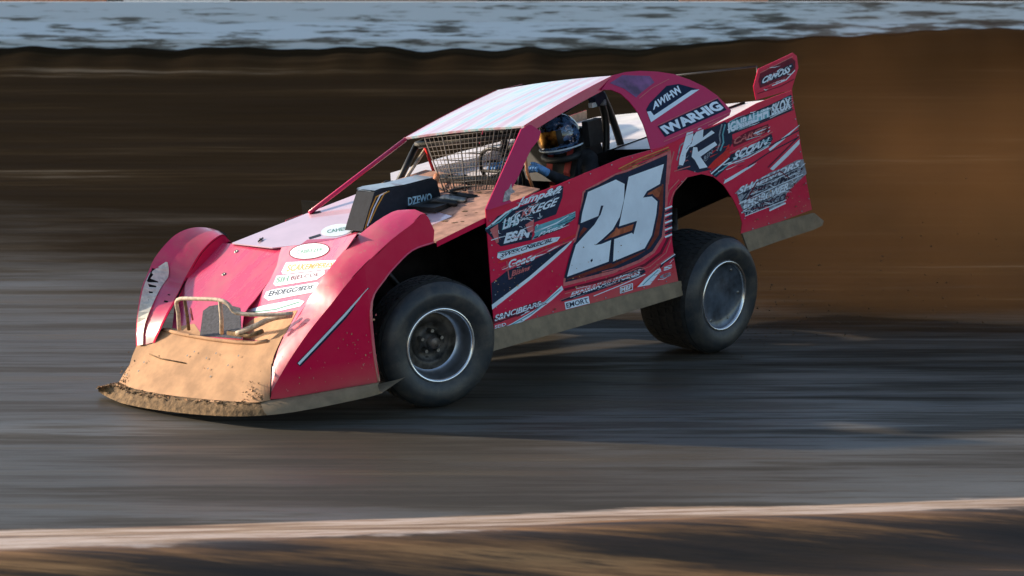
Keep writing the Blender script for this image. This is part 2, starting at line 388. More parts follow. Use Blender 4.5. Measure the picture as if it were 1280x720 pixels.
D.poly([(909, 205), (913, 193), (935, 184), (964, 167), (966, 174), (958, 184), (938, 194)], NAVY, 1)
D.text('SCOAN', [(916, 201), (960, 180), (962, 171), (917, 190)], WVIN, 2, .04, .3)
D.line([(910, 206), (935, 197), (960, 183)], 1.2, WVIN, 2); D.line([(912, 191), (934, 181), (965, 165)], 1.2, SALM, 2)
D.poly([(887, 216), (912, 196), (918, 198), (905, 213), (895, 222)], NAVY, 0); D.line([(889, 217), (911, 198)], 1.6, WVIN, 1); D.line([(893, 219), (914, 203)], 1.4, TEAL, 1)
D.poly([(904, 230), (906, 225), (930, 211), (946, 203), (940, 208), (915, 224)], WVIN, 1)
D.line([(935, 208), (962, 190), (997, 172)], 1.4, NAVY, 1); D.line([(962, 187), (978, 174), (998, 157)], 3.0, WVIN, 2, taper=True); D.line([(962, 182), (998, 163)], 1.4, NAVY, 3)
D.poly([(962, 211), (980, 193), (999, 174), (999, 180), (985, 195), (966, 213)], WVIN, 2); D.line([(960, 209), (998, 171)], 1.2, NAVY, 2)
D.poly([(920, 240), (925, 235), (938, 230), (962, 216), (975, 211), (996, 200), (1004, 199), (1008, 217), (990, 234), (983, 242), (980, 253), (962, 263), (960, 257), (932, 270), (926, 258)], GREYV, 1)
for i, (t, q) in enumerate([('SHAEN/ORS', [(922, 244), (1000, 208), (1000, 200), (922, 235)]), ('ZGBL-UMEN', [(925, 253), (1003, 218), (1003, 209), (925, 243)]),
                            ('EMORCWER', [(929, 262), (985, 237), (985, 228), (928, 252)]), ('TANIASCO', [(931, 270), (982, 250), (982, 241), (930, 261)])]):
    D.text(t, q, WVIN if i % 2 == 0 else NAVY, 2, .03, .3); D.line([q[0], q[1]], 1.1, NAVY if i % 2 == 0 else WVIN, 3)
D.line([(933, 250), (945, 228), (975, 214), (985, 222)], 1.4, MAROON, 4)
D.line([(962, 263), (981, 254)], 2.0, WVIN, 2)
D.busy([(912, 182), (962, 168), (962, 156), (914, 174)], 18, [SALM, WVIN, MAROON]); D.busy([(912, 206), (962, 182), (966, 168), (914, 190)], 26, [WVIN, WVIN, TEAL])
D.busy([(924, 268), (984, 250), (1006, 204), (922, 238)], 60, [WVIN, NAVY, WVIN, WVIN, MAROON]); D.busy([(908, 168), (990, 138), (990, 119), (908, 153)], 34, [WVIN, TEAL, WVIN, GREYV])
D.busy([(888, 222), (930, 206), (930, 196), (892, 210)], 12, [WVIN, NAVY, TEAL]); D.busy([(846, 210), (862, 205), (866, 165), (850, 180)], 12, [GREYV, SALM, NAVY]); D.busy([(876, 206), (912, 190), (912, 168), (880, 196)], 10, [NAVY, GREYV, REDV])
rivets(D, [(930, 289), (970, 276), (1012, 260)], GREYV, 16); rivets(D, [(989, 118), (1001, 200), (1012, 258)], GREYV, 18); rivets(D, [(845, 237), (858, 217), (877, 212), (897, 217), (912, 231), (925, 252), (932, 280)], GREYV, 14)
spatter(D, 60, (930, 225, 1010, 290), 8, inside=lambda x, y: y < 290 - (x - 926) * .30)
quarter = part(mb, 'quarter_panel')

# ---- spoiler side plate
mb = MB(); sp_px = [(945, 125), (942, 108), (948, 86), (970, 76), (991, 66), (996, 70), (998, 85), (991, 107), (990, 112)]
mb.slab([S(*p) for p in sp_px], IN, RED, RED); D = Decal(mb, SN, SD)
D.poly([(950, 92), (989, 72), (994, 76), (994, 86), (985, 97), (950, 110), (948, 102)], MAROON, 0)
D.poly([(951, 98), (990, 79), (992, 84), (982, 94), (951, 106)], NAVY, 1)
D.text('CRNOSS', [(952, 105), (988, 90), (989, 81), (953, 97)], WVIN, 2, .04, .3)
D.line([(950, 91), (970, 81), (990, 71)], 1.0, SALM, 2); D.line([(965, 107), (982, 100), (993, 88)], 1.1, WVIN, 2); D.line([(947, 117), (975, 108), (992, 99)], 1.0, MAROON, 2)
D.busy([(948, 116), (990, 98), (994, 72), (950, 88)], 26, [SALM, WVIN, MAROON, NAVY])
part(mb, 'spoiler_plate')
mb = MB(); mb.slab([Vector((-3.78, y, z)) for y, z in ((-.93, .86), (-.93, 1.07), (-.78, 1.09), (-.78, .87))][::1], (.004, 0, 0), RED)
a = S(945, 82) ; b0 = U(850, 93, (1, 0, 0), -3.6)
mb2 = MB(); ra = U(946, 83, (1, 0, 0), -3.62); rb = U(850, 93.5, (1, 0, 0), -3.62); rd = rb - ra
mb2.tube([ra, rb, rb + rd * 1.25], .0065, BLACK, 8); mb2.tube([ra, ra + Vector((0, 0, -.16))], .006, BLACK, 8)
part(mb2, 'spoiler_rod')

# ---- sills: dusty plastic skirts under the body
def skirt(top, bot, name):
    mb = MB(); T = [S(*p) + Vector((0, .012, 0)) for p in top]; B = [U(p[0], p[1], (0, 1, .06), SD + .03) for p in bot]
    mb.strip(T, B, SKIRT, (0, -.012, 0)); n = len(T)
    mb.add([B[0], B[-1], B[-1] + Vector((0, -.06, 0)), B[0] + Vector((0, -.06, 0))], [[0, 1, 2, 3]], SKIRT)
    mb.add([T[0], T[-1], T[-1] + Vector((0, -.02, 0)), T[0] + Vector((0, -.02, 0))], [[0, 1, 2, 3]], SKIRT)
    return part(mb, name)
skirt([(616, 411.5), (700, 389.5), (790, 366), (849, 351), (864, 356)], [(616, 439), (700, 415), (790, 389), (848, 371), (864, 365)], 'side_skirt')
skirt([(926, 292), (970, 278.5), (1016, 266), (1028, 276)], [(936, 315), (975, 301), (1018, 287), (1028, 282)], 'side_skirt')

# ---- right hand side sheets (mirror of the left outlines, plain inside)
mb = MB(); mb.slab([Vector(p) for p in ((-.62, -.93, .70), (-2.2, -.93, .74), (-2.2, -.97, .16), (-.62, -.97, .16))], -IN, RED, flat('tan_inner_sheet', (.40, .26, .16), .7)); part(mb, 'door_panel')
mb = MB(); mb.slab([mir(S(*p)) - Vector((0, 0, .16)) for p in q_px], -IN, RED, MATS['tan_inner_sheet']); part(mb, 'quarter_panel')
mb = MB(); mb.strip([mir(S(*p)) for p in ((616, 411), (848, 351))], [mir(S(*p)) for p in ((616, 439), (848, 371))], SKIRT, (0, .01, 0)); part(mb, 'side_skirt')

# ================================================================== front fenders and nose
AN, AD = Vector((.545, .838, .06)), 1.072
BN, BD = Vector((0, 1, .06)), .952
def FS(u, v, off=0.0, side=1):
    """The plan-bent outer flank of a front fender: oblique forward of x = .5, straight behind."""
    a = Vector((AN.x, AN.y * side, AN.z)); b = Vector((0, BN.y * side, BN.z))
    p = U(u, v, a, AD - off); q = U(u, v, b, BD - off)
    lim = .505 + off * .35
    return p if p.x > lim else q

# left fender: flank
top = [(338, 492), (350, 470), (365, 445), (388, 412), (414, 380), (437, 351), (465, 322), (490, 299), (515, 280), (531, 267), (543, 288)]
bot = [(338, 499), (362, 497), (395, 491.5), (437, 484.5), (473, 478), (466, 431), (464, 378), (481, 349), (493, 334), (515, 313), (542, 303)]
T = [FS(*p) for p in cr(top, 3)]; Bm = [FS(*p) for p in cr(bot, 3)]
mb = MB(); mb.grid([T, [a.lerp(b, .5) for a, b in zip(T, Bm)], Bm], RED, False, (0, -.006, 0), DARK)
DA = Decal(mb, AN, AD)
def fl(pts, w, mat, L):                       # vinyl that follows the bent flank
    P = [Vector(p) for p in pts]
    for i in range(len(P) - 1):
        a, b = P[i], P[i + 1]; t = (b - a).normalized(); o = Vector((-t.y, t.x)) * w / 2
        out = [FS(*p) + Vector((.4, .9, 0)).normalized() * (.003 + .0008 * L) for p in (a + o, b + o * (.3 if i == len(P) - 2 else 1), b - o * (.3 if i == len(P) - 2 else 1), a - o)]
        mb.add(out, [[0, 1, 2, 3]], mat)
fl([(373, 456), (400, 428), (430, 396), (461, 360)][::1], 6.2, NAVY, 0); fl([(373, 455), (400, 426.5), (430, 394.5), (460, 360)], 3.0, WVIN, 1)
rnd = random.Random(9)
for i in range(150):
    x = rnd.uniform(350, 470); y = rnd.uniform(380, 492)
    if y < 500 - (x - 338) * .9 or y > 496 - (x - 338) * .14: continue
    q = rnd.uniform(.4, 1.5) * (.5 if rnd.random() < .6 else 1)
    mb.add([FS(x + q * rnd.uniform(.5, 1.2) * math.cos(t), y + q * rnd.uniform(.6, 1.8) * math.sin(t)) + Vector((.002, .0045, 0)) for t in (0, 1.25, 2.5, 3.75, 5.0)], [[0, 1, 2, 3, 4]], TANP if rnd.random() < .4 else SALM)
ffl = part(mb, 'front_fender')
mb = MB(); lipA = [FS(*p) for p in cr([(473, 478), (466, 431), (464, 378), (481, 349), (493, 334), (515, 313), (542, 303)], 4)]
mb.strip(lipA, [p + Vector((0, -.045, 0)) for p in lipA], PINK, None); mb.strip(lipA, [p + Vector((-.014, .002, .006)) + Vector((.0, .0, 0)) for p in lipA], PINK)
mb.tube(lipA, .006, PINK, 6); sub(mb, 'arch_lip', ffl)
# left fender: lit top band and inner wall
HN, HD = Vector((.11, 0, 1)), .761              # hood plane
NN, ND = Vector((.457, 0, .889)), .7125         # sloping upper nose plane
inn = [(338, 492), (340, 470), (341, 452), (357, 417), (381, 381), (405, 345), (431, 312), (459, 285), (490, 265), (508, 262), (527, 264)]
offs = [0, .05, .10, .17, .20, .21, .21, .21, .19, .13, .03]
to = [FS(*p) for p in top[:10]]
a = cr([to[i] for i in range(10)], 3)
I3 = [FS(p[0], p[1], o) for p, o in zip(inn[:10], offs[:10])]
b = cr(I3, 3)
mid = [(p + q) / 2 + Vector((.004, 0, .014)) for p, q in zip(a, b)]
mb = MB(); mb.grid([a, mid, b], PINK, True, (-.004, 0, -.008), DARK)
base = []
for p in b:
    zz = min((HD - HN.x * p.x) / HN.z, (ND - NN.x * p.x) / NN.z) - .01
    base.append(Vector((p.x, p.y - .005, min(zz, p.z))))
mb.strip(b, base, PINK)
# rear closing face
mb.add([T[-1], to[-1], I3[-1], I3[-1] + Vector((-.02, 0, -.12))], [[0, 1, 2, 3]], PINK)
part(mb, 'fender_crown')

# right fender
Sx = [(171.5, 432), (171, 410), (172, 390), (177, 360), (185, 341), (193, 323), (207, 305), (220, 293), (235, 286), (250, 284), (266, 286), (278, 291), (288, 303)]
Mx = [(181, 431), (184, 412), (190, 390), (200, 362), (207, 346), (214, 329), (227, 311), (237, 301), (248, 294), (259, 289.5), (270, 288), (280, 292), (288.5, 304)]
Rx = [(191, 428), (199, 410), (209, 390), (222, 367), (230, 350), (237, 337), (247, 320), (255, 310), (263, 302), (271, 296), (277, 293), (282, 295), (289, 305)]
def RF(p, off):                                 # the foot of the fender runs into the nose cover
    a = FS(p[0], p[1], off, -1); return a.lerp(U(p[0], p[1], (.72, 0, .69), .884), max(0, min(1, (p[1] - 385) / 38)))
sA = cr([RF(p, 0.0) for p in Sx], 3); sM = cr([RF(p, .09) for p in Mx], 3); sR = cr([RF(p, .20) for p in Rx], 3)
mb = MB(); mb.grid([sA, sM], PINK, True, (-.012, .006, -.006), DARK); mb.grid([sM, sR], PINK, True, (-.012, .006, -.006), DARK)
out = [Vector((p.x, p.y - .02, p.z - .05)) for p in sA]; low_ = [Vector((p.x - .02, p.y - .02, max(p.z - .06 if i < 6 else .2, p.z - .22))) for i, p in enumerate(sA)]
mb.grid([sA, out, low_], RED, True)
# inner wall down to the nose
wb = []
for p in sR:
    zz = min((HD - HN.x * p.x) / HN.z, (ND - NN.x * p.x) / NN.z) - .02
    if len(wb) < 9: zz = p.z
    wb.append(Vector((p.x, p.y + .015, min(zz, p.z - .004))))
mb.strip(sR, wb, RED)
PALE = flat('pale_scuffed_vinyl', (.78, .72, .60), .5, var=.12, sc_=30)
def on(i, t): return (sA[i].lerp(sM[i], t) if t <= 1 else sM[i].lerp(sR[i], t - 1)) + Vector((.010, .002, .004))
mb.strip([on(i, .15 if i < 13 else .15 + (i - 12) * .2) for i in range(0, 16)], [on(i, (.9, .85, .8, .8, .8, .85, .9, .95, 1.0, 1.05, 1.1, 1.15, 1.2, 1.15, 1.05, .85)[i]) for i in range(0, 16)], PALE)
fr = part(mb, 'front_fender')

# front bumper cover, coated in mud
b_px = [(149, 477.5), (165, 485), (198, 492), (246, 498), (295, 502), (320, 503), (338, 500)]
m_px = [(162, 456), (176, 448), (205, 451), (246, 457), (290, 458.5), (318, 457), (340, 455)]
m2_px = [(171, 432), (184, 433), (209, 431), (248, 438), (292, 443), (322, 441), (346, 436)]
t_px = [(180, 431), (192, 427), (203, 411), (250, 421), (296, 427), (325, 427), (353, 421)]
bot3 = [U(p[0], p[1], (0, 0, 1), .12) for p in b_px]
NP = Vector((.72, 0, .69))
def NF(p, d=.874): return U(p[0], p[1], NP, d)
r0 = cr(bot3, 5)
def row(px, d): return cr([NF(p, d) for p in px], 5)
r1, r2, r3 = row(m_px, .885), row(m2_px, .882), row(t_px, .874)
mb = MB(); mb.grid([r0, [p.lerp(q, .5) + Vector((.006, 0, 0)) for p, q in zip(r0, r1)], r1, [p.lerp(q, .5) + Vector((.004, 0, .003)) for p, q in zip(r1, r2)], r2, r3, ], TANP, True, (-.012, 0, -.006), DARK)
back = [p + Vector((-.035, 0, -.002)) for p in r3]; mb.strip(r3, back, TANP); mb.strip(back, [p + Vector((0, 0, -.09)) for p in back], TANP)
mb.tube([NF(p, .878) for p in ((204, 412), (228, 418), (262, 424), (296, 428), (318, 429), (334, 426))], .011, TANP, 8)
D2 = MB()
for (x, y) in [(245, 441), (272, 443), (260, 449), (232, 473), (265, 472), (287, 458), (262, 462), (175, 465), (182, 454), (300, 446), (236, 446), (160, 470)]:
    c = NF((x, y), .886 if y > 450 else .884); D2.lathe([(0, .0001), (0, .006)], BLACK, 8, False, c) if False else None
    q = [c + Vector((.010, 0, .010)) + Vector((-.69 * b_, a_, .72 * b_)) * .0065 for a_, b_ in ((1, 0), (.5, .9), (-.5, .9), (-1, 0), (-.5, -.9), (.5, -.9))]
    D2.add(q, [[0, 1, 2, 3, 4, 5]], BLACK)
mb.v += []; o_ = len(mb.v)
for f_ in D2.f: mb.f.append([i + o_ for i in f_]); mb.m.append(mb.mi(BLACK)); mb.sm.append(False)
mb.v += D2.v
bump_cover = part(mb, 'bumper_cover')
# seam at left end
mb = MB(); mb.tube([NF((340, 455), .888), NF((338.5, 478), .893), U(338, 499, (0, 0, 1), .123)], .0045, BLACK, 6);
sub(mb, 'seam', bump_cover)
mb = MB(); mb.tube([NF(p, .889) for p in ((187, 442.5), (200, 448), (232, 454))], .004, MUD, 6)
sub(mb, 'seam', bump_cover)
# mud clods dried along the lower cover
rnd = random.Random(3); mb = MB()
for i in range(430):
    t = rnd.random(); px = 150 + t * 178; base_y = 478 + 24 * (1 - (1 - t) ** 2); yy = base_y - abs(rnd.gauss(0, 13)) - 1
    c = NF((px, yy), .888); s_ = rnd.uniform(.003, .011) * (1.2 if rnd.random() < .2 else .8)
    me_v = [c + Vector((rnd.uniform(-1, 1), rnd.uniform(-1.4, 1.4), rnd.uniform(-1, 1))) * s_ for _ in range(5)]
    mb.add(me_v, [[0, 1, 2], [0, 2, 3], [0, 3, 4], [0, 4, 1], [1, 2, 4], [2, 3, 4]], MUD if rnd.random() < .5 else TANP)
sub(mb, 'mud_clods', bump_cover)['kind'] = 'stuff'

# splitter lip
lt = [(127, 484), (140, 481), (152, 479), (166, 486), (198, 493), (246, 499), (295, 503), (338, 500.5), (380, 494.5), (430, 486), (460, 481), (474, 478.5)]
lo = [(124, 490), (130, 494), (142, 500), (160, 506), (200, 513), (250, 518.5), (300, 520.5), (345, 518), (385, 512), (430, 503), (462, 496), (477, 491.5)]
L1 = [U(p[0], p[1], (0, 0, 1), .118) for p in lt]; L2 = [U(p[0], p[1], (0, 0, 1), .055) for p in lo]
L1 = cr(L1, 4); L2 = cr(L2, 4)
LM = []
for i, (p, q) in enumerate(zip(L1, L2)):
    j = noise.noise(Vector((i * .45, 0, 0))) * .008
    LM.append(p.lerp(q, .3) + Vector((.018 + j, 0, .008 + j)))
n3 = len(L1); LM2 = [p.lerp(q, .75) + Vector((.012, 0, 0)) for p, q in zip(L1, L2)]
cut = int(n3 * .60)
mb = MB(); mb.grid([L1[:cut + 1], LM[:cut + 1], LM2[:cut + 1], L2[:cut + 1]], MUD); mb.grid([L1[cut:], LM[cut:], LM2[cut:], L2[cut:]], SKIRT)
mb.strip(L2, [p + Vector((-.25, -.05 if p.y > 0 else .05, .02)) for p in L2], SKIRT)
mb.strip(L1, [p + Vector((-.03, 0, .0)) for p in L1], MUD)
for i in range(240):
    k = rnd.randrange(0, cut - 1); p = L1[k].lerp(L1[k + 1], rnd.random()).lerp(LM[k], rnd.uniform(0, 1.0)) + Vector((.004, 0, .003)); s_ = rnd.uniform(.004, .014)
    vv = [p + Vector((rnd.uniform(-1, 1), rnd.uniform(-1.6, 1.6), rnd.uniform(-.7, .9))) * s_ for _ in range(5)]
    mb.add(vv, [[0, 1, 2], [0, 2, 3], [0, 3, 4], [0, 4, 1], [1, 2, 4], [2, 3, 4]], MUD if rnd.random() < .6 else TANP)
part(mb, 'front_lip', 'mud caked front lip of the nose')

# upper nose slope and hood
up_px = [(239, 421), (247, 385), (255, 365), (265, 343), (277, 322), (289.5, 305)]
LN, LD = plane3(I3[4], I3[6], U(328, 352, NN, ND))
crease = [(352, 309), (349, 318), (346, 332), (338, 349), (328, 362), (319, 374), (311, 383), (305, 392), (303, 405), (303, 424)]
right_ = [U(p[0], p[1], NN, ND) for p in [(214, 421), (218, 385), (234, 350), (250, 325), (276, 304), (290, 304.5), (340, 309.5)] + crease]
left_ = [U(p[0], p[1], LN, LD) for p in crease[::-1] + [(377, 306), (416, 300), (446, 292), (432, 312), (406, 345), (382, 381), (358, 417), (346, 430), (303, 424)][:-1]]
mb = MB(); mb.slab(right_, (-.002, 0, -.005), HOOD, DARK); mb.slab(left_, (-.002, 0, -.005), HOOD, DARK)
mb.strip([U(p[0], p[1], NN, ND) for p in crease], [U(p[0], p[1], LN, LD) for p in crease], HOOD)
tp = [(352, 309), (377, 306), (416, 300), (446, 292)]
mb.strip([U(p[0], p[1], HN, HD) for p in tp], [U(p[0], p[1], LN, LD) for p in tp], HOOD)
DR = Decal(mb, NN, ND); D = Decal(mb, LN, LD)
def oval(D, cx, cy, w, h, ang, mat, L, n=20):
    c, s_ = math.cos(ang), math.sin(ang)
    D.poly([(cx + w * math.cos(t) * c - h * math.sin(t) * s_, cy + w * math.cos(t) * s_ + h * math.sin(t) * c) for t in [2 * PI * k / n for k in range(n)]], mat, L)
oval(D, 387, 314, 26, 10.5, -.12, MAROON, 0); oval(D, 387, 314, 24.5, 9.2, -.12, WVIN, 1)
D.text('CABREZER', [(371, 318), (404, 314), (404, 310), (371, 313)], GREEN, 2)
D.poly([(352, 340), (358, 328), (424, 325), (426, 330), (416, 336), (354, 343)], WVIN, 1); D.text('SCAKEMPERES', [(358, 340), (415, 334), (419, 328), (360, 331)], YELL, 2, .03, .2)
D.poly([(342, 355), (346, 345), (406, 338), (406, 343), (396, 350), (345, 358)], WVIN, 1); D.text('SIH', [(345, 354), (360, 352), (362, 345), (347, 347)], GREEN, 2, .03); D.text('BJELCOE', [(363, 352), (398, 346), (400, 341), (365, 345)], MAROON, 2, .02)
D.poly([(330, 372), (333, 365), (342, 362), (396, 353), (401, 355), (394, 365), (336, 376)], WVIN, 1); D.text('EHDEGC/IEDS', [(335, 371), (391, 361), (393, 356), (337, 364)], NAVY, 2, .03, .2)
D.poly([(308, 388), (330, 382), (372, 374), (381, 377), (376, 383), (345, 390), (312, 392)], WVIN, 1); D.line([(312, 391), (345, 387), (374, 378)], 1.5, GREEN, 2)
D.poly([(303, 423), (304, 408), (318, 398), (345, 392), (372, 388), (357, 417), (345, 429)], TANP, 1)      # mud dried over the lower corner
DR.poly([(214, 421), (225, 408), (243, 405), (254, 421)], TANP, 1)
DR.poly([(250, 420), (254, 389), (262, 383), (280, 380), (300, 385), (302, 424)], flat('radiator_core', (.06, .06, .07), .6, var=.3, sc_=60), 2)
nose_panel = part(mb, 'nose_panel')
for (x, y) in ((295.5, 314.5), (280, 343)):
    mb = MB(); c = U(x, y, NN, ND); mb.lathe([(.0, .0001), (.004, .006), (.006, .012), (.0, .014)], STEEL, 10, True, (0, 0, 0))
    for i in range(len(mb.v) - 40, len(mb.v)): v = mb.v[i]; mb.v[i] = c + Vector((v.y * .457 + v.x * .889, v.z, v.y * .889 - v.x * .457))
    sub(mb, 'hood_pin', nose_panel)
hood = [U(p[0], p[1], HN, HD) for p in [(290, 304), (340, 309.5), (377, 306), (416, 300), (446, 292)]]
y_r = [U(p[0], p[1], HN, HD) for p in [(385, 266), (290, 303.5)]]
hz = lambda x: (HD - HN.x * x)
hc1 = U(452, 240, HN, HD); hc2 = U(532, 212, HN, HD); print('hoodcorner', hc1, hc2)
hood = hood + [Vector((-.18, .40, hz(-.18))), Vector((-.18, .62, hz(-.18))), Vector((-.52, .66, hz(-.52))), hc1, y_r[0], y_r[1]]
mb = MB(); mb.slab(hood, (0, 0, -.006), flat('sunlit_hood_wrap', (.84, .60, .67), .28, coat=1, var=.06, sc_=3), DARK)  # hood colour itself paled to carry the strong sunlight on it
D = Decal(mb, HN, HD)
oval(D, 421, 288, 20, 7.5, -.15, WVIN, 1); D.text('CAHES', [(409, 292), (433, 288), (432, 284), (409, 288)], GREEN, 2)
D.poly([(376, 306), (384, 300), (420, 298), (452, 288), (446, 292), (416, 300)], PINK, 1)
D.tbox('GLER', [(428, 305), (442, 303), (444, 299), (430, 301)], GREEN, WVIN, 3)
D.line([(387, 298), (400, 294)], 2.4, BLACK, 2); D.line([(440, 291), (449, 286)], 2.4, BLACK, 2); D.line([(388, 267), (400, 265)], 2.5, BLACK, 2)
hd = part(mb, 'hood')
for (x, y) in ((330, 290), (326, 300)):
    mb = MB(); c = U(x, y, HN, HD); mb.tube([c + Vector((0, 0, -.002)), c + Vector((0, 0, .010))], .014 if y < 295 else .010, BLACK, 10)
mb.tube([U(329, 299, HN, HD) + Vector((0, 0, .008)), U(323, 303, HN, HD) + Vector((0, 0, .006))], .005, BLACK, 6)
sub(mb, 'hood_pin', hd)
# cowl behind the hood, dusty
mb = MB(); cz = lambda x: hz(x) + .0
cowl = [Vector((-.10, .915, cz(-.10) - .0)), Vector((-.54, .925, cz(-.54))), Vector((-1.05, .90, cz(-1.05))), hc2, hc1 + Vector((-.006, 0, 0)), Vector((-.527, .665, cz(-.527))), Vector((-.187, .64, cz(-.187))), Vector((-.17, .70, cz(-.17)))]
mb.slab(cowl, (0, 0, -.008), flat('dusty_cowl', (.46, .25, .18), .7, var=.2, sc_=10), DARK)
rnd = random.Random(5)
for i in range(26):
    x = rnd.uniform(-.95, -.4); y = rnd.uniform(.2, .85); c = Vector((x, y, cz(x) + .0015)); w = rnd.uniform(.006, .02)
    mb.add([c + Vector((-w, -w * .8, 0)), c + Vector((w, -w, 0)), c + Vector((w * .7, w * 1.3, 0)), c + Vector((-w, w, 0))], [[0, 1, 2, 3]], MUD)
mb.add([Vector((-.10, .917, cz(-.1) + .002)), Vector((-.54, .927, cz(-.54) + .002)), Vector((-.54, .927, cz(-.54) - .03)), Vector((-.10, .917, cz(-.1) - .03))], [[0, 1, 2, 3]], RED)
part(mb, 'cowl_panel')

# ---- hood scoop
sy = .27
SC = lambda u, v, y=sy: U(u, v, (0, 1, 0), y)
near = [(453, 289), (461, 262), (468, 240), (474, 237), (505, 232), (541, 223), (546, 226), (554, 257), (535, 262), (500, 270), (468, 285)]
mb = MB(); mb.slab([SC(*p) for p in near], (0, -.15, 0), BOXM)
P0 = [SC(*p) for p in ((468, 239), (476, 236), (505, 231.5), (542, 222))]
mb.strip([p + Vector((0, .002, .004)) for p in P0], [p + Vector((0, -.15, .012)) for p in P0], flat('scoop_top', (.30, .36, .42), .35, coat=.5, var=.1), (0, 0, -.01))
D = Decal(mb, (0, 1, 0), sy)
D.text('DZEWO', [(510, 257), (540, 251), (539, 241), (509, 247)], flat('pale_blue_vinyl', (.45, .68, .80), .35), 1, .035, .1)
for k in range(3):
    D.line([(456 + k * 3, 286 - k * 4), (463 + k * 4, 262 - k * 2), (470 + k * 5, 246 - k * 2), (480 + k * 3, 241 - k * 1)], 1.5, YELL if k != 1 else WVIN, 1)
part(mb, 'hood_scoop')
mb = MB(); mb.tube([Vector((-.86, .18, .86)), Vector((-.9, .18, .93)), Vector((-.96, .14, .95))], .02, flat('orange_hose', (.60, .22, .09), .5), 10); part(mb, 'air_hose')
mb = MB()
for k, x in enumerate((-.62, -.70, -.80)):
    mb.tube([Vector((x, .30, .84)), Vector((x - .03, .42, .87)), Vector((x - .06, .55, .85))], .018 + .006 * (k % 2), BLACK if k != 1 else STEEL, 8)
mb.box((-.7, .40, .845), (.34, .22, .03), BLACK); part(mb, 'throttle_linkage')

# ---- roof
FL, FR, RL, RR = Vector((-1.201, .687, 1.221)), Vector((-1.247, -.399, 1.124)), Vector((-2.181, .621, 1.352)), Vector((-2.269, -.48, 1.244))
FL = U(655, 158, (1, 0, 0), -1.20); FR = U(505, 172.5, (1, 0, 0), -1.245); RL = U(767, 94.5, (1, 0, 0), -2.18); RR = U(622, 112.5, (1, 0, 0), -2.27)
rows = []
for j in range(11):
    t = j / 10; a = FL.lerp(RL, t); b = FR.lerp(RR, t); r = []
    for i in range(13):
        s_ = i / 12; crown = .012 * math.sin(PI * s_) + .010 * math.sin(PI * t)
        r.append(a.lerp(b, s_) + Vector((0, 0, crown)))
    rows.append(r)
m, nt, b = new_mat('glare_roof_wrap')
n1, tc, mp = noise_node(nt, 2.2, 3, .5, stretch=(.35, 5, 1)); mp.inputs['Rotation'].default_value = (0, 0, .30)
lnk(nt, ramp(nt, n1, [(.36, (.76, .42, .50)), (.46, (.80, .62, .67)), (.52, (.84, .80, .82)), (.57, (.42, .72, .76)), (.62, (.84, .80, .82)), (.72, (.78, .45, .52))]), b.inputs['Base Color'])  # sun glare painted as white between the pink and teal stripes
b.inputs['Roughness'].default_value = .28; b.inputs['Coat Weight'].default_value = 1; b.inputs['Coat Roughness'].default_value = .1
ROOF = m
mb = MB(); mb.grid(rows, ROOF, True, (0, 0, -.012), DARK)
edge = [r[0] for r in rows]; mb.strip([p + Vector((0, .004, .004)) for p in edge], [p + Vector((0, .010, -.055)) for p in edge], MAG, (0, -.008, 0))
fe = rows[0]; mb.strip([p + Vector((.002, 0, .003)) for p in fe], [p + Vector((-.004, 0, -.014)) for p in fe], ROOF)
re_ = [r[-1] for r in rows]; mb.strip([p + Vector((0, -.003, .003)) for p in re_], [p + Vector((0, -.004, -.02)) for p in re_], MAG)
part(mb, 'roof')
# ---- left A pillar: wide painted plate
PN, PD = plane3(FL + Vector((0, .01, 0)), S(607, 262) + Vector((0, .008, 0)), S(640, 250) + Vector((0, .008, 0)))
mb = MB(); mb.slab([U(p[0], p[1], PN, PD) for p in [(652, 161), (607, 262), (612, 262), (640, 253), (634, 246), (648, 221), (664, 186), (674, 174), (676, 164), (664, 156)]], (0, -.008, 0), MAG, DARK)
D = Decal(mb, PN, PD)
D.poly([(628, 253), (631, 240), (636, 236), (639, 229), (640, 236), (644, 240), (638, 243), (637, 250)], flat('grey_scuff', (.5, .42, .40), .6, var=.3, sc_=40), 1)
part(mb, 'windshield_pillar')
# right A pillar tube, braces and red post
mb = MB(); mb.tube([U(387, 266, HN, HD + .01), FR + Vector((0, .01, -.01))], .014, MAG, 10); part(mb, 'windshield_pillar')
mb = MB(); mb.tube([U(507, 224, (0, 1, 0), -.30), U(532, 186, (0, 1, 0), -.36)], .011, TANTUBE, 8); mb.tube([U(531, 184, (0, 1, 0), -.36), U(545, 222, (0, 1, 0), -.20)], .010, REDV, 8); part(mb, 'window_brace')
# ---- rock screen in the windshield opening
Wn, Wd = plane3(FL + Vector((.02, 0, 0)), FR + Vector((.02, 0, 0)), Vector((-.93, .1, .86)))
mb = MB(); TL, TR_, BR_, BL_ = (531, 173), (651, 160), (627, 236), (556, 240)
WIRE = flat('screen_wire', (.07, .05, .038), .6, var=.3)
def sq(s_, t): a = Vector(TL).lerp(Vector(TR_), s_); b = Vector(BL_).lerp(Vector(BR_), s_); p = a.lerp(b, t); return U(p.x, p.y, Wn, Wd)
for i in range(23):
    s_ = i / 22; mb.tube([sq(s_, 0), sq(s_, .5), sq(s_, 1)], .0024 if i % 4 else .0050, WIRE, 5)
for j in range(13):
    t = j / 12; mb.tube([sq(0, t), sq(1, t)], .0022, WIRE, 5)
part(mb, 'rock_screen')
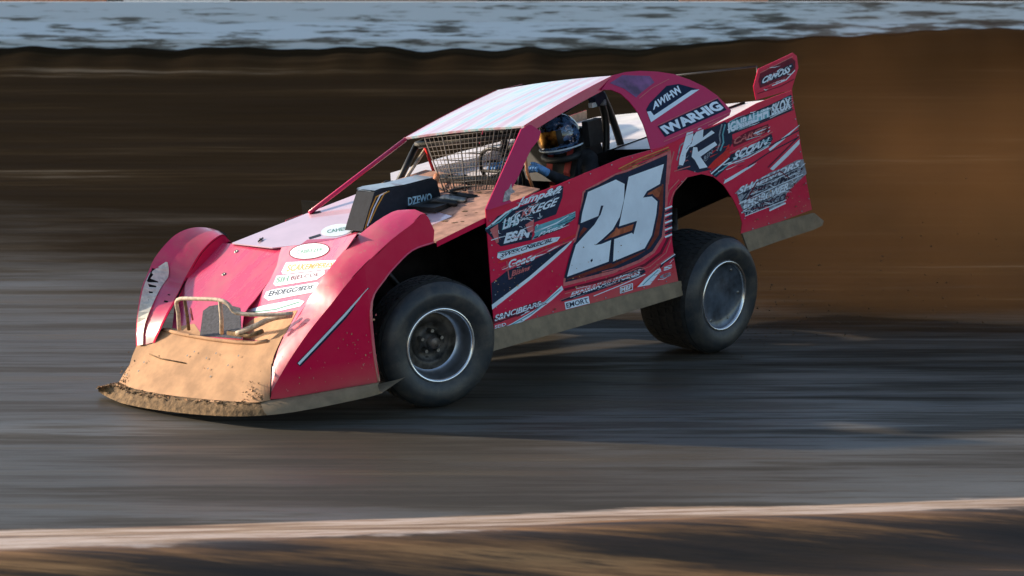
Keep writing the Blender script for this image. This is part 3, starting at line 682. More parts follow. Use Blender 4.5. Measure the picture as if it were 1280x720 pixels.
# ---- left sail panel
s1, s2, s3 = RL + Vector((0, .006, 0)), S(815, 188), S(915, 141)
QN, QD = plane3(s1, s2, s3)
if QN.y < 0: QN, QD = -QN, -QD
sail_px = [(752, 112), (760, 101), (766, 94), (782, 90), (800, 88.5), (822, 89.5), (842, 92.5), (862, 99.5), (880, 108), (896, 119), (907, 130), (914, 138), (912, 144), (890, 157), (857, 170), (829, 183), (814, 188), (809, 170), (804, 155), (797, 140), (787, 127), (776, 117), (764, 112)]
mb = MB(); mb.slab([U(p[0], p[1], QN, QD) for p in sail_px], -QN * .006, MAG, DARK)
D = Decal(mb, QN, QD)
D.poly([(762, 104), (778, 94), (812, 95), (818, 103), (800, 117), (795, 122), (780, 111)], flat('violet_vinyl', (.20, .06, .18), .3, coat=.5, var=.3, sc_=8), 0)
D.line([(799, 123), (815, 110), (836, 99)], .9, SALM, 1)
D.poly([(807.5, 137), (812, 129), (833, 107.5), (848, 105), (873, 112), (813, 152.5)], NAVY, 1)
D.poly([(808.5, 140), (813.5, 153), (874, 112), (864, 113), (817, 144.5), (813, 139)], WVIN, 2)
D.text('AWIHW', [(816, 138), (855, 114), (847, 107), (815, 129)], WVIN, 3, .04, .1)
D.poly([(822, 158), (831, 171.5), (908, 137.5), (897, 123.5)], NAVY, 1); D.line([(822, 157), (897, 122.5)], .9, SALM, 2)
D.text('IWARHIG', [(832, 169), (905, 136), (896, 125.5), (824, 159)], WVIN, 3, .05, -.1)
D.line([(830, 177), (870, 160), (912, 141)], 1.0, SALM, 2); D.line([(885, 157), (898, 151)], 1.2, SALM, 2)
part(mb, 'sail_panel')
mb = MB(); rs = [(-2.25, -.50, 1.235), (-2.6, -.55, 1.22), (-2.95, -.66, 1.10), (-3.2, -.85, .86), (-2.7, -.90, .84), (-2.45, -.88, .83), (-2.4, -.75, 1.0), (-2.3, -.58, 1.14)]
mb.slab([Vector(p) for p in rs], (0, .006, 0), MAG, DARK); part(mb, 'sail_panel')

# ---- rear deck and interior decking (bright sheet)
dl = [U(942, 116, (1, 0, 0), -3.80), U(763, 143.5, (1, 0, 0), -3.80)]
dd = (dl[1] - dl[0]); slope_y = dd.z / dd.y
zz = lambda y: dl[0].z + (y - dl[0].y) * slope_y
print('deck', dl, slope_y)
deck = [Vector((-3.76, .86, min(.92, zz(.90)))), Vector((-3.80, dl[0].y, dl[0].z)), Vector((-3.80, -.93, zz(-.93))), Vector((-2.25, -.93, .80)), Vector((-2.25, .9, .875))]
mb = MB(); n_ = len(deck)
deck_m = flat('bright_deck_sheet', (.80, .72, .70), .45, coat=.3, var=.08, sc_=4)
rws = []
for i in range(5):
    t = i / 4; rws.append([deck[0].lerp(deck[2], t), deck[4].lerp(deck[3], t)])
mb.grid([[r[0] for r in rws], [r[1] for r in rws]], deck_m, False, (0, 0, -.01), DARK)
part(mb, 'rear_deck')
mb = MB(); mb.slab([Vector((-3.62, y, z)) for y, z in ((.84, .25), (.84, .90), (-.90, zz(-.90) - .01), (-.90, .2))], (.008, 0, 0), DARK); part(mb, 'rear_bulkhead')
mb = MB(); mb.slab([Vector(p) for p in ((-1.12, -.05, .80), (-1.30, -.62, .80), (-1.6, -.92, .80), (-2.25, -.92, .80), (-2.25, -.05, .80))], (0, 0, -.008), deck_m, DARK)
wh = [U(p[0], p[1], (0, 1, 0), -.42) for p in ((543, 209), (600, 196), (636, 178), (655, 170), (655, 205), (552, 236))]
mb.slab(wh, (0, -.006, 0), deck_m); part(mb, 'cockpit_deck')
# ---- floor, firewalls, inner wells: near-black to put shade in the gaps
mb = MB()
mb.slab([Vector(p) for p in ((.35, -.55, .22), (.35, .50, .22), (-.5, .90, .20), (-2.0, .92, .20), (-2.0, -.92, .20), (-.5, -.9, .2))], (0, 0, -.01), DARK)
mb.slab([Vector(p) for p in ((-2.0, -.62, .25), (-2.0, .55, .25), (-3.75, .55, .34), (-3.75, -.62, .34))], (0, 0, -.01), DARK)
mb.slab([Vector((-.75, y, z)) for y, z in ((-.9, .2), (-.9, .80), (.9, .80), (.9, .2))], (-.01, 0, 0), DARK)
mb.slab([Vector((-2.02, y, z)) for y, z in ((-.9, .2), (-.9, .80), (.92, .84), (.92, .2))], (-.01, 0, 0), DARK)
mb.slab([Vector((x, .48, z)) for x, z in ((.55, .2), (.5, .5), (-.1, .72), (-.74, .80), (-.74, .2))], (0, -.01, 0), DARK)
mb.slab([Vector((x, -.48, z)) for x, z in ((.55, .2), (.5, .5), (-.1, .70), (-.74, .78), (-.74, .2))], (0, .01, 0), DARK)
mb.slab([Vector((x, .50, z)) for x, z in ((-2.03, .25), (-2.03, .86), (-3.7, .90), (-3.7, .3))], (0, -.01, 0), DARK)
part(mb, 'floor_pan')
mb = MB()
tb = [([(.45, .45, .30), (-.3, .46, .42), (-1.0, .5, .30), (-2.4, .45, .35), (-3.4, .4, .5)], .025), ([(.45, -.45, .30), (-1.0, -.5, .30), (-2.4, -.45, .35), (-3.4, -.4, .5)], .025),
      ([(.4, .45, .55), (-.1, .46, .66), (-.75, .48, .78)], .02), ([(-.05, .50, .62), (-.30, .50, .28)], .016), ([(.3, .45, .3), (-.1, .48, .66)], .016)]
for p, r in tb: mb.tube(p, r, BLACK, 8)
mb.box((-.1, 0, .42), (.6, .45, .4), DARK); part(mb, 'chassis')
# roll cage
mb = MB()
hT = U(750, 119, (0, 1, 0), .40)
for pts in ([U(749, 121, (0, 1, 0), .42), U(757, 150, (0, 1, 0), .42), U(757, 205, (0, 1, 0), .42)], [U(752, 117, (0, 1, 0), .42), U(764, 145, (0, 1, 0), .42), U(775, 178, (0, 1, 0), .42), U(779, 200, (0, 1, 0), .42)]):
    mb.tube(cr(pts, 4), .026, BLACK, 10)
rt = [Vector((-1.30, .55, 1.15)), Vector((-2.13, .50, 1.27))]; mb.tube(rt, .024, BLACK, 8); mb.tube([Vector((-1.32, -.36, 1.06)), Vector((-2.18, -.36, 1.18))], .024, BLACK, 8)
mb.tube([rt[0], Vector((-1.32, -.36, 1.06))], .024, BLACK, 8); mb.tube([rt[1], Vector((-2.18, -.36, 1.18))], .024, BLACK, 8)
mb.tube([Vector((-2.18, -.36, 1.18)), Vector((-2.2, -.42, .8))], .024, BLACK, 8); mb.tube([Vector((-1.32, -.36, 1.06)), Vector((-1.1, -.40, .8))], .022, BLACK, 8)
mb.tube([rt[0], U(640, 232, (0, 1, 0), .62)], .02, BLACK, 8)
mb.tube([Vector((-2.13, .45, 1.25)), Vector((-2.2, -.40, .84))], .02, BLACK, 8)
part(mb, 'roll_cage')
mb = MB()
mb.box(U(746, 122, (0, 1, 0), .45), (.10, .06, .07), NAVY, Matrix.Rotation(.5, 3, 'Y')); mb.box(U(741, 131, (0, 1, 0), .46), (.05, .03, .03), WVIN); mb.box(U(754, 128, (0, 1, 0), .46), (.03, .03, .035), GREYV)
part(mb, 'seat_belt_mount')
mb = MB(); mb.tube([U(656, 190, (0, 1, 0), .60), U(659, 215, (0, 1, 0), .62), U(668, 240, (0, 1, 0), .64)], .009, flat('orange_hose', (0, 0, 0)), 8)
mb.tube([U(650, 192, (0, 1, 0), .62), U(648, 215, (0, 1, 0), .62), U(646, 240, (0, 1, 0), .64)], .007, STEEL, 8); part(mb, 'window_cable')
# seat
mb = MB(); st = [U(p[0], p[1], (0, 1, 0), .48) for p in ((716, 228), (722, 200), (728, 178), (733, 160), (744, 158), (750, 175), (757, 200), (765, 215), (770, 222))]
mb.slab(st, (0, -.44, 0), flat('seat_vinyl', (.015, .014, .014), .7, var=.3)); mb.box(U(741, 165, (0, 1, 0), .5), (.14, .05, .16), MATS['seat_vinyl']); part(mb, 'seat')
mb = MB(); c = Vector((-1.35, .33, .90)); mb.tube([c + Vector((-.05 * math.sin(a) * .0 + .06 * math.sin(a), .17 * math.cos(a), .16 * math.sin(a))) for a in [2 * PI * k / 24 for k in range(24)]], .012, BLACK, 8, True)
mb.tube([c, c + Vector((.35, 0, -.12))], .014, STEEL, 8); mb.tube([c + Vector((0, -.16, 0)), c + Vector((0, .16, 0))], .01, BLACK, 6); part(mb, 'steering_wheel')

mb = MB(); rnd = random.Random(21)
mb.tube([Vector((-1.32, -.36, 1.06)), Vector((-2.13, .45, 1.24))], .018, BLACK, 8); 
mb.tube([Vector((-1.1, .5, .84)), Vector((-1.1, -.3, .86))], .02, BLACK, 8); mb.box((-1.12, .25, .86), (.10, .55, .10), BLACK)
part(mb, 'dashboard_bar')
for k in range(4):
    mb = MB(); c = Vector((-1.175, .42 - k * .12, .885)); q = [c + Vector((0, .03 * math.cos(t), .03 * math.sin(t))) for t in [2 * PI * i / 16 for i in range(16)]]; mb.slab(q, (.05, 0, 0), BLACK, BLACK); mb.slab([p + Vector((-.001, 0, 0)) for p in q[::-1]], (.001, 0, 0), GREYV); part(mb, 'gauge')
mb = MB()
for k in range(7):
    p = Vector((-1.0 + rnd.uniform(-.1, .1), rnd.uniform(-.2, .6), .86)); mb.tube(cr([p, p + Vector((rnd.uniform(-.2, .2), rnd.uniform(-.2, .2), .05)), p + Vector((rnd.uniform(-.3, .1), rnd.uniform(-.3, .3), -.01))], 4), .008, [BLACK, TANTUBE, MUD][k % 3], 6)
part(mb, 'wiring')
# ---- front hoop bumper
mb = MB()
hx = lambda u, v, x: U(u, v, (1, 0, 0), x)
mb.tube(cr([hx(224, 412, .88), hx(223, 392, .90), hx(222, 375, .92), hx(246, 373.5, .93), hx(274, 375, .93), hx(286, 381, .93), hx(296, 391, .92), hx(330, 393.5, .86), hx(366, 392, .78)], 4), .012, TANTUBE, 8)
mb.tube([hx(275, 376, .93), hx(277, 400, .91), hx(277, 417, .89)], .012, TANTUBE, 8); mb.tube([hx(231, 376, .92), hx(234, 395, .88), hx(236, 412, .86)], .010, MUD, 8)
mb.tube(cr([hx(296, 417, .88), hx(318, 408, .84), hx(340, 398, .80), hx(364, 394, .76)], 4), .016, TANTUBE, 8); mb.tube([hx(285, 416, .89), hx(312, 420, .86), hx(328, 414, .84)], .014, MUD, 8)
mb.tube([hx(238, 385, .86), hx(241, 400, .85)], .006, SALM, 6)
part(mb, 'front_bumper')

# ================================================================== wheels
def wheel(loc, steer, camber, rear, rad=.36, width=.30, r0=.2):
    M = Matrix.Translation(loc) @ Matrix.Rotation(steer, 4, 'Z') @ Matrix.Rotation(camber, 4, 'X')
    mb = MB(); w = width; R_ = rad
    prof = [(-.012, r0 - .004), (.002, r0 + .004), (.014, r0 + .018), (.024, r0 + .045), (.031, r0 + .078), (.028, r0 + .10), (.012, R_ - .035), (-.006, R_ - .018), (-.024, R_ - .008)]
    mb.lathe(prof, RUBBER)
    mb.lathe([(-.024, R_ - .008), (-.04, R_ - .002)] + [(-.04 - (w - .08) * k / 6, R_) for k in range(7)] + [(-w + .02, R_ - .008)], TREAD)
    mb.lathe([(-w + .02, R_ - .008), (-w, R_ - .05), (-w - .01, R_ - .09), (-w, r0)], RUBBER)
    # tread blocks: grooves cut as raised rows
    for row in range(5):
        y0 = -.05 - row * (w - .10) / 5
        for k in range(44):
            a0 = 2 * PI * (k + (row % 2) * .5) / 44; a1 = a0 + 2 * PI / 44 * .72; rr = R_ + .004; y1 = y0 - (w - .10) / 5 * .78
            q = [(math.cos(a) * r, y, math.sin(a) * r) for r in (R_ - .001, rr) for a, y in ((a0, y0), (a1, y0), (a1, y1), (a0, y1))]
            mb.add(q, [[4, 5, 6, 7], [0, 1, 5, 4], [1, 2, 6, 5], [2, 3, 7, 6], [3, 0, 4, 7]], TREAD)
    wh = mb.build('wheel', car, M)
    mb = MB()
    mb.lathe([(-.004, r0 - .012), (.008, r0 - .008), (.012, r0 + .002), (.004, r0 + .008), (-.01, r0 + .004)], LIP)
    mb.lathe([(-.004, r0 - .012), (-.03, r0 - .018), (-.05, r0 - .020), (-.12, r0 - .030), (-.13, r0 - .045)], ALU)
    rim = sub(mb, 'rim', wh)
    mb = MB()
    if rear:
        mb.lathe([(-.010, r0 - .014), (-.014, r0 - .018), (-.020, r0 - .03), (-.032, .15), (-.028, .09), (-.020, .03), (-.019, .0005)], flat('mud_cover', (.10, .125, .16), .3, metal=.3, coat=.5, var=.35, sc_=7))
        for k in range(6):
            a = k * PI / 3; mb.lathe([(-.010, .0003), (-.008, .008), (-.016, .012)], STEEL, 8, True, (math.cos(a) * .185, -.01, math.sin(a) * .185))
        sub(mb, 'wheel_cover', wh)
    else:
        mb.lathe([(-.13, r0 - .045), (-.132, .150), (-.125, .128), (-.135, .12), (-.15, .10), (-.15, .05), (-.11, .046), (-.11, .0005)], flat('sooty_wheel_centre', (.09, .08, .07), .5, metal=.7, var=.4, sc_=12))
        hubm = flat('rusty_hub', (.16, .13, .11), .5, metal=.6, var=.5, sc_=14)
        for k in range(5):
            a = k * 2 * PI / 5 + .3; mb.lathe([(-.10, .0003), (-.10, .011), (-.15, .013)], STEEL, 6, False, (math.cos(a) * .065, 0, math.sin(a) * .065))
        for k in range(8):
            a = k * PI / 4 + .1; mb.lathe([(-.1485, .0003), (-.1485, .014)], BLACK, 12, False, (math.cos(a) * .103, 0, math.sin(a) * .103))
        mb.lathe([(-.06, .0003), (-.06, .028), (-.065, .034), (-.15, .038)], hubm, 20)
        sub(mb, 'hub', wh)
    return wh
import os
wheel((0.0, .986, .374), -.33, -.04, False, .374, .25, .213)
wheel((-2.585, 1.06, .385), .0, -.07, True, .385, .42, .226)
wheel((0.0, -.70, .374), -.33, -.04, False, .374, .28, .213)
wheel((-2.61, -.62, .385), .0, -.03, True, .385, .42, .226)
mb = MB(); mb.tube([Vector((-2.61, .75, .36)), Vector((-2.61, -.95, .36))], .045, BLACK, 12); mb.build('axle', car)
mb = MB(); mb.tube([Vector((0, .75, .34)), Vector((0, .3, .42)), Vector((0, -.3, .42)), Vector((0, -.6, .34))], .03, BLACK, 8); mb.build('axle', car)
mb = MB(); mb.tube([Vector((-2.6, .6, .36)), Vector((-1.9, .5, .62))], .022, BLACK, 8); mb.build('suspension_link', car)
mb = MB(); mb.tube([Vector((-2.65, .62, .4)), Vector((-2.75, .5, .9))], .03, STEEL, 8); mb.build('shock_absorber', car)

# ================================================================== driver
drv = bpy.data.objects.new('person', None); link(drv, None, BW @ Matrix.Translation((-1.95, .35, .45)))
meta(drv, 'racing driver in a dark suit and patterned helmet with gold visor, seated at the wheel', 'person')
def skin_body():
    me = bpy.data.meshes.new('body')
    V = [(0, 0, 0, .14), (-.03, 0, .22, .13), (-.05, 0, .38, .15), (-.03, 0, .47, .075), (-.01, 0, .53, .055), (0, 0, .60, .07)]
    E = [(0, 1), (1, 2), (2, 3), (3, 4), (4, 5)]
    for s in (1, -1):
        k = len(V); V += [(-.04, .17 * s, .40, .075), (.10, .25 * s, .22, .052), (.34, .19 * s, .36, .040), (.42, .17 * s, .42, .030), (.47, .17 * s, .45, .034)]
        E += [(2, k), (k, k + 1), (k + 1, k + 2), (k + 2, k + 3), (k + 3, k + 4)]
        for j in range(4):
            f = len(V); y = .17 * s + (j - 1.5) * .020; ln = (.9, 1, .95, .8)[j]
            V += [(.51, y, .47, .0095), (.53 + .01 * ln, y, .45, .009), (.515, y, .43 + .003 * j, .0085)]; E += [(k + 4, f), (f, f + 1), (f + 1, f + 2)]
        f = len(V); V += [(.46, .17 * s - .035 * s, .475, .011), (.49, .17 * s - .045 * s, .485, .010)]; E += [(k + 4, f), (f, f + 1)]
        l = len(V); V += [(.10, .11 * s, -.02, .10), (.48, .14 * s, .05, .072), (.80, .12 * s, -.18, .048), (.90, .12 * s, -.14, .035)]
        E += [(0, l), (l, l + 1), (l + 1, l + 2), (l + 2, l + 3)]
    me.from_pydata([v[:3] for v in V], E, []); o = bpy.data.objects.new('body', me); C.objects.link(o)
    md = o.modifiers.new('s', 'SKIN'); me.skin_vertices or None
    lay = me.skin_vertices[0].data if len(me.skin_vertices) else None
    if lay:
        for i, v in enumerate(V): lay[i].radius = (v[3], v[3]); lay[i].use_root = (i == 0)
    o.modifiers.new('d', 'SUBSURF').levels = 1
    dg = bpy.context.evaluated_depsgraph_get(); m2 = bpy.data.meshes.new_from_object(o.evaluated_get(dg)); bpy.data.objects.remove(o)
    m2.name = 'body'; m2.materials.clear(); m2.materials.append(flat('racing_suit', (.020, .020, .024), .8, var=.4, sc_=12, bmp=.3)); m2.materials.append(flat('blue_glove', (.18, .40, .75), .6))
    for p in m2.polygons: p.use_smooth = True; p.material_index = 1 if p.center.x > .41 and p.center.z > .3 else 0
    ob = bpy.data.objects.new('body', m2); link(ob, drv); return ob
skin_body()
for s_ in (1, -1):
    mb = MB(); mb.strip([Vector((.075, .09 * s_, .18)), Vector((.105, .10 * s_, .34)), Vector((.04, .105 * s_, .50)), Vector((-.12, .10 * s_, .52))], [Vector((.075, .04 * s_, .18)), Vector((.105, .05 * s_, .34)), Vector((.04, .06 * s_, .50)), Vector((-.12, .06 * s_, .52))], flat('harness_webbing', (.45, .05, .04) , .8), (-.006, 0, 0)); sub(mb, 'harness_strap', drv)
# helmet
hc = U(699, 169, (0, 1, 0), .35)
dl_ = BW.inverted() @ drv.matrix_basis
off_ = hc - Vector((-1.95, .35, .45))
hm = bpy.data.meshes.new('helmet'); bm = bmesh.new(); bmesh.ops.create_uvsphere(bm, u_segments=40, v_segments=28, radius=1)
m, nt, b = new_mat('helmet_graphics')
n1, _, _ = noise_node(nt, 9, 3, .7, stretch=(1, 1, 2.2)); n2, _, _ = noise_node(nt, 30, 3, .8)
c1 = ramp(nt, n1, [(.40, (.008, .010, .016)), (.50, (.06, .12, .26)), (.56, (.10, .20, .38)), (.60, (.01, .012, .02))])
c1 = mixc(nt, ramp(nt, n2, [(.60, 0), (.64, 1)]), c1, (.60, .45, .45))
lnk(nt, c1, b.inputs['Base Color']); b.inputs['Roughness'].default_value = .15; b.inputs['Coat Weight'].default_value = 1
hm.materials.append(m); hm.materials.append(flat('helmet_opening', (.005, .005, .006), .5)); hm.materials.append(GREYV)
for v in bm.verts:
    x, y, z = v.co
    k = 1.0 + (.10 if z < -.3 and x > .2 else 0)
    v.co = Vector((x * .142 * k, y * .122, z * .138 if z > -.75 else -.75 * .138))
for f in bm.faces:
    f.smooth = True; c = f.calc_center_median()
    if c.x > .045 and -.035 < c.z < .055: f.material_index = 1
bm.to_mesh(hm); bm.free()
ho = bpy.data.objects.new('helmet', hm); link(ho, drv, Matrix.Translation(off_) @ Matrix.Rotation(-.30, 4, 'Z') @ Matrix.Rotation(.14, 4, 'Y'))
mb = MB(); rws = []
for j in range(7):
    z = -.040 + .105 * j / 6; rws.append([Vector((math.cos(a) * .152 * math.sqrt(1 - (z / .17) ** 2), math.sin(a) * .130 * math.sqrt(1 - (z / .17) ** 2), z)) for a in [R(-55 + 110 * i / 18) for i in range(19)]])
mb.grid(rws, GOLD, True, (-.003, 0, 0)); sub(mb, 'visor', ho)
mb = MB(); mb.tube([Vector((math.cos(a) * .150, math.sin(a) * .130, -.072 + .01 * math.cos(a))) for a in [R(-150 + 300 * i / 24) for i in range(25)]], .006, WVIN, 6); sub(mb, 'trim', ho)
mb = MB(); mb.tube([Vector((.02 + .10 * math.cos(a), .14 * math.sin(a), -.13)) for a in [2 * PI * k / 24 for k in range(24)]], .022, flat('neck_support', (.02, .02, .02), .6), 8, True); sub(mb, 'neck_support', ho)

# ================================================================== GROUND
def lerp(a, b, t): return a + (b - a) * max(0, min(1, t))
def sstep(a, b, x): t = max(0, min(1, (x - a) / (b - a))); return t * t * (3 - 2 * t)
def clampx(x): return max(-7, min(7, x))
def yb(x): return 10.43 + .18 * clampx(x)
def yt(x): return 11.03 + .137 * clampx(x)
def ynear(x, y): return y - yb(x)
def N2(x, y, s=0.0): return noise.noise(Vector((x, y, s)))
def height(x, y):
    z = 0.0
    b = y - yb(x)
    wd_ = yt(x) - yb(x)
    if b < wd_:                                            # low berm on the infield side
        z += .085 * (1 - b / wd_) if b > 0 else .085 - .20 * sstep(0, -.45, b)
        z += .014 * N2(x * .8, y * 3) * sstep(.6, 0, b)
        if b < -.1: z += (.018 * N2(x * .22, y * 4.5, 3) + .008 * N2(x * .6, y * 9, 5)) * sstep(-.1, -.35, b)
    if 11.5 < y < 20.5: z += .006 * N2(x * .25, y * 3.3, 1) * sstep(0, .6, b)
    if y > 18.4:
        t = sstep(18.4, 20.4, y); z += 1.50 * max(0, min(1, (y - 18.4) / 7.5)) ** 1.6
        z += .02 * N2(x * .3, y * 1.6, 7) * t
        w = sstep(24.8, 25.9, y)
        z += w * (.05 * N2(x * .9, 2, 9) + .04 * N2(x * 2.6, 3, 9) + .02 + .17 * sstep(.8, 6.0, x) + .05 * sstep(1.2, 2.2, x)) 
    return z
xs = [-400, -150, -60, -30, -20, -15, -12] + [-10 + i * .08 for i in range(251)] + [12, 15, 20, 30, 60, 150, 400]
def sheet(name, ys, mat):
    vs = []; fs = []; nx = len(xs)
    for y in ys:
        for x in xs:
            yy = y + (yt(x) - 11.03) * max(0, min(1, (19.2 - y) / 7.0) if y > 12.2 else 1) if y < 19.2 else y
            vs.append((x, yy, height(x, yy)))
    for j in range(len(ys) - 1):
        for i in range(nx - 1): fs.append([j * nx + i, j * nx + i + 1, (j + 1) * nx + i + 1, (j + 1) * nx + i])
    mb = MB(); mb.add(vs, fs, mat, True); o = mb.build(name); o['kind'] = 'structure'; return o
def fr_(a, b, n): return [a + (b - a) * i / n for i in range(n + 1)]

def dirt(name, stops, stretch, scale, rough, fine, bstr, extra=None, rr=None):
    m, nt, b = new_mat(name)
    n1, tc, mp = noise_node(nt, scale, 7, .62, stretch=stretch); mp.inputs['Rotation'].default_value = (0, 0, R(-1.2))
    n2, _, mp2 = noise_node(nt, fine, 6, .7, stretch=(stretch[0] * .8, stretch[1] * 1.4, 1)); mp2.inputs['Rotation'].default_value = (0, 0, R(-1.5))
    mx = math_(nt, 'ADD', math_(nt, 'MULTIPLY', n1, .72), math_(nt, 'MULTIPLY', n2, .28))
    col = ramp(nt, mx, stops)
    if extra: col = extra(nt, col, tc)
    lnk(nt, col, b.inputs['Base Color'])
    if rr: lnk(nt, ramp(nt, mx, rr), b.inputs['Roughness'])
    else: b.inputs['Roughness'].default_value = rough
    b.inputs['Specular IOR Level'].default_value = .5 if rr else .15
    bump(nt, b, mx, bstr, .05)
    return m
def ground_mat(name):
    m, nt, b = new_mat(name)
    def layer(stretch, scale, fine, stops):
        n1, tc, mp = noise_node(nt, scale, 7, .62, stretch=stretch); mp.inputs['Rotation'].default_value = (0, 0, R(-1.2))
        n2, _, mp2 = noise_node(nt, fine, 6, .7, stretch=(stretch[0] * .8, stretch[1] * 1.4, 1)); mp2.inputs['Rotation'].default_value = (0, 0, R(-1.6))
        mx = math_(nt, 'ADD', math_(nt, 'MULTIPLY', n1, .76), math_(nt, 'MULTIPLY', n2, .24))
        return mx, ramp(nt, mx, stops), tc
    h1, c1, tc = layer((.17, 1.7, 1), 1.4, 6, [(.40, (.022, .016, .007)), (.455, (.060, .048, .028)), (.50, (.125, .122, .112)), (.545, (.090, .083, .068)), (.585, (.030, .022, .011)), (.66, (.14, .12, .095))])
    h2, c2, _ = layer((.12, 2.4, 1), 1.1, 4, [(.36, (.012, .0072, .0028)), (.54, (.019, .0115, .0045)), (.60, (.034, .022, .010)), (.65, (.10, .08, .056))])
    sp = nt.nodes.new('ShaderNodeSeparateXYZ'); lnk(nt, tc.outputs['Object'], sp.inputs[0])
    n3, _, _ = noise_node(nt, .9, 5, .65, stretch=(.25, 1.6, 1))
    xr = math_(nt, 'MINIMUM', math_(nt, 'MAXIMUM', sp.outputs[0], 0.0), 2.6); xl = math_(nt, 'MINIMUM', sp.outputs[0], 0.0)
    y = math_(nt, 'ADD', sp.outputs[1], math_(nt, 'ADD', math_(nt, 'MULTIPLY', xl, .34), math_(nt, 'MULTIPLY', xr, .95))); y = math_(nt, 'ADD', y, math_(nt, 'MULTIPLY', math_(nt, 'SUBTRACT', n3, .5), 9))  # dark bank soil pulled nearer at right, painting in car shade and dust
    g = nt.nodes.new('ShaderNodeMapRange'); g.interpolation_type = 'SMOOTHSTEP'; lnk(nt, y, g.inputs[0]); g.inputs[1].default_value = 15.0; g.inputs[2].default_value = 20.4
    n4, _, _ = noise_node(nt, .55, 4, .6, stretch=(.3, 1.3, 1))
    c1 = mixc(nt, ramp(nt, n4, [(.44, .9), (.62, .1)]), c1, mixc(nt, ramp(nt, h1, [(.42, 0), (.58, 1)]), (.022, .016, .008), (.085, .066, .040)))
    base = mixc(nt, g.outputs[0], c1, c2)
    # loose infield soil, with berm-crest sunlight and sun-caught streaks painted into it
    h3, c3, _ = layer((.16, 2.4, 1), 1.7, 6, [(.38, (.030, .018, .008)), (.46, (.055, .030, .012)), (.51, (.20, .095, .03)), (.56, (.42, .21, .075)), (.61, (.07, .036, .013))])  # golden streaks stand in for soil catching the sun
    n6, _, _ = noise_node(nt, 1.0, 6, .7, stretch=(.45, 2.6, 1)); n7, _, _ = noise_node(nt, 1.6, 6, .72, stretch=(.30, 3, 1))
    wob = math_(nt, 'MULTIPLY', math_(nt, 'SUBTRACT', n6, .5), .55)
    df = math_(nt, 'SUBTRACT', math_(nt, 'ADD', math_(nt, 'MULTIPLY', sp.outputs[0], .137), 11.06), math_(nt, 'ADD', sp.outputs[1], wob))
    dn = math_(nt, 'SUBTRACT', math_(nt, 'ADD', math_(nt, 'MULTIPLY', sp.outputs[0], .18), 10.48), math_(nt, 'ADD', sp.outputs[1], math_(nt, 'MULTIPLY', wob, 1.3)))
    sunlit_lip_c = ramp(nt, n7, [(.38, (.15, .08, .04)), (.47, (.36, .24, .15)), (.55, (.60, .48, .40)), (.64, (.26, .14, .06))])  # crest tones carry the warm sunlight in their colour
    base = mixc(nt, ramp(nt, df, [(0, 0), (.07, 1)]), base, sunlit_lip_c)
    base = mixc(nt, ramp(nt, dn, [(0, 0), (.05, 1)]), base, c3)
    lnk(nt, base, b.inputs['Base Color'])
    lnk(nt, math_(nt, 'ADD', ramp(nt, h1, [(.40, .75), (.53, .42), (.66, .7)]), math_(nt, 'MULTIPLY', g.outputs[0], .4), True), b.inputs['Roughness'])
    lnk(nt, math_(nt, 'SUBTRACT', .5, math_(nt, 'MULTIPLY', g.outputs[0], .47)), b.inputs['Specular IOR Level'])
    bump(nt, b, h1, .3, .05)
    return m
TRACK = BANK = ground_mat('packed_clay')
sheet('infield_ground', [-300, -60, 0, 5, 7.5] + fr_(8.6, 11.03, 90), TRACK)
sheet('dirt_track', fr_(11.03, 19.2, 110), TRACK)
sheet('banking', fr_(19.2, 26.4, 90) + [28, 40, 120, 900], BANK)

# ---- barrier wall
mb = MB(); m, nt, b = new_mat('splattered_barrier_paint')
n1, tc, _ = noise_node(nt, 3.2, 6, .62, stretch=(.5, 1, 6)); n2, _, _ = noise_node(nt, 1.0, 3, .6, stretch=(.35, 1, 1))
sp = nt.nodes.new('ShaderNodeSeparateXYZ'); lnk(nt, tc.outputs['Object'], sp.inputs[0])
g = nt.nodes.new('ShaderNodeMapRange'); lnk(nt, sp.outputs[0], g.inputs[0]); g.inputs[1].default_value = -1; g.inputs[2].default_value = 7; g.inputs[3].default_value = 0; g.inputs[4].default_value = .13
gz = nt.nodes.new('ShaderNodeMapRange'); lnk(nt, sp.outputs[2], gz.inputs[0]); gz.inputs[1].default_value = 1.95; gz.inputs[2].default_value = 1.5; gz.inputs[3].default_value = 0; gz.inputs[4].default_value = .10
f = math_(nt, 'ADD', math_(nt, 'ADD', n1, g.outputs[0]), gz.outputs[0])
lnk(nt, ramp(nt, f, [(.55, (.72, .77, .78)), (.61, (.54, .57, .56)), (.65, (.22, .21, .18)), (.76, (.06, .05, .035))]), b.inputs['Base Color']); b.inputs['Roughness'].default_value = .6
prof = [(26.05, 1.2), (26.05, 1.62), (26.16, 1.80), (26.20, 2.018), (26.42, 2.018), (26.46, 1.8), (26.57, 1.62), (26.57, 1.2)]
X0, X1 = -60, 60
mb.add([(x, y, z) for x in (X0, X1) for y, z in prof], [[i, i + 1, i + 9, i + 8] for i in range(7)] + [list(range(8)), list(range(15, 7, -1))], m)
w = mb.build('barrier_wall'); meta(w, 'long pale concrete barrier wall splattered with mud at the top of the bank', 'wall')
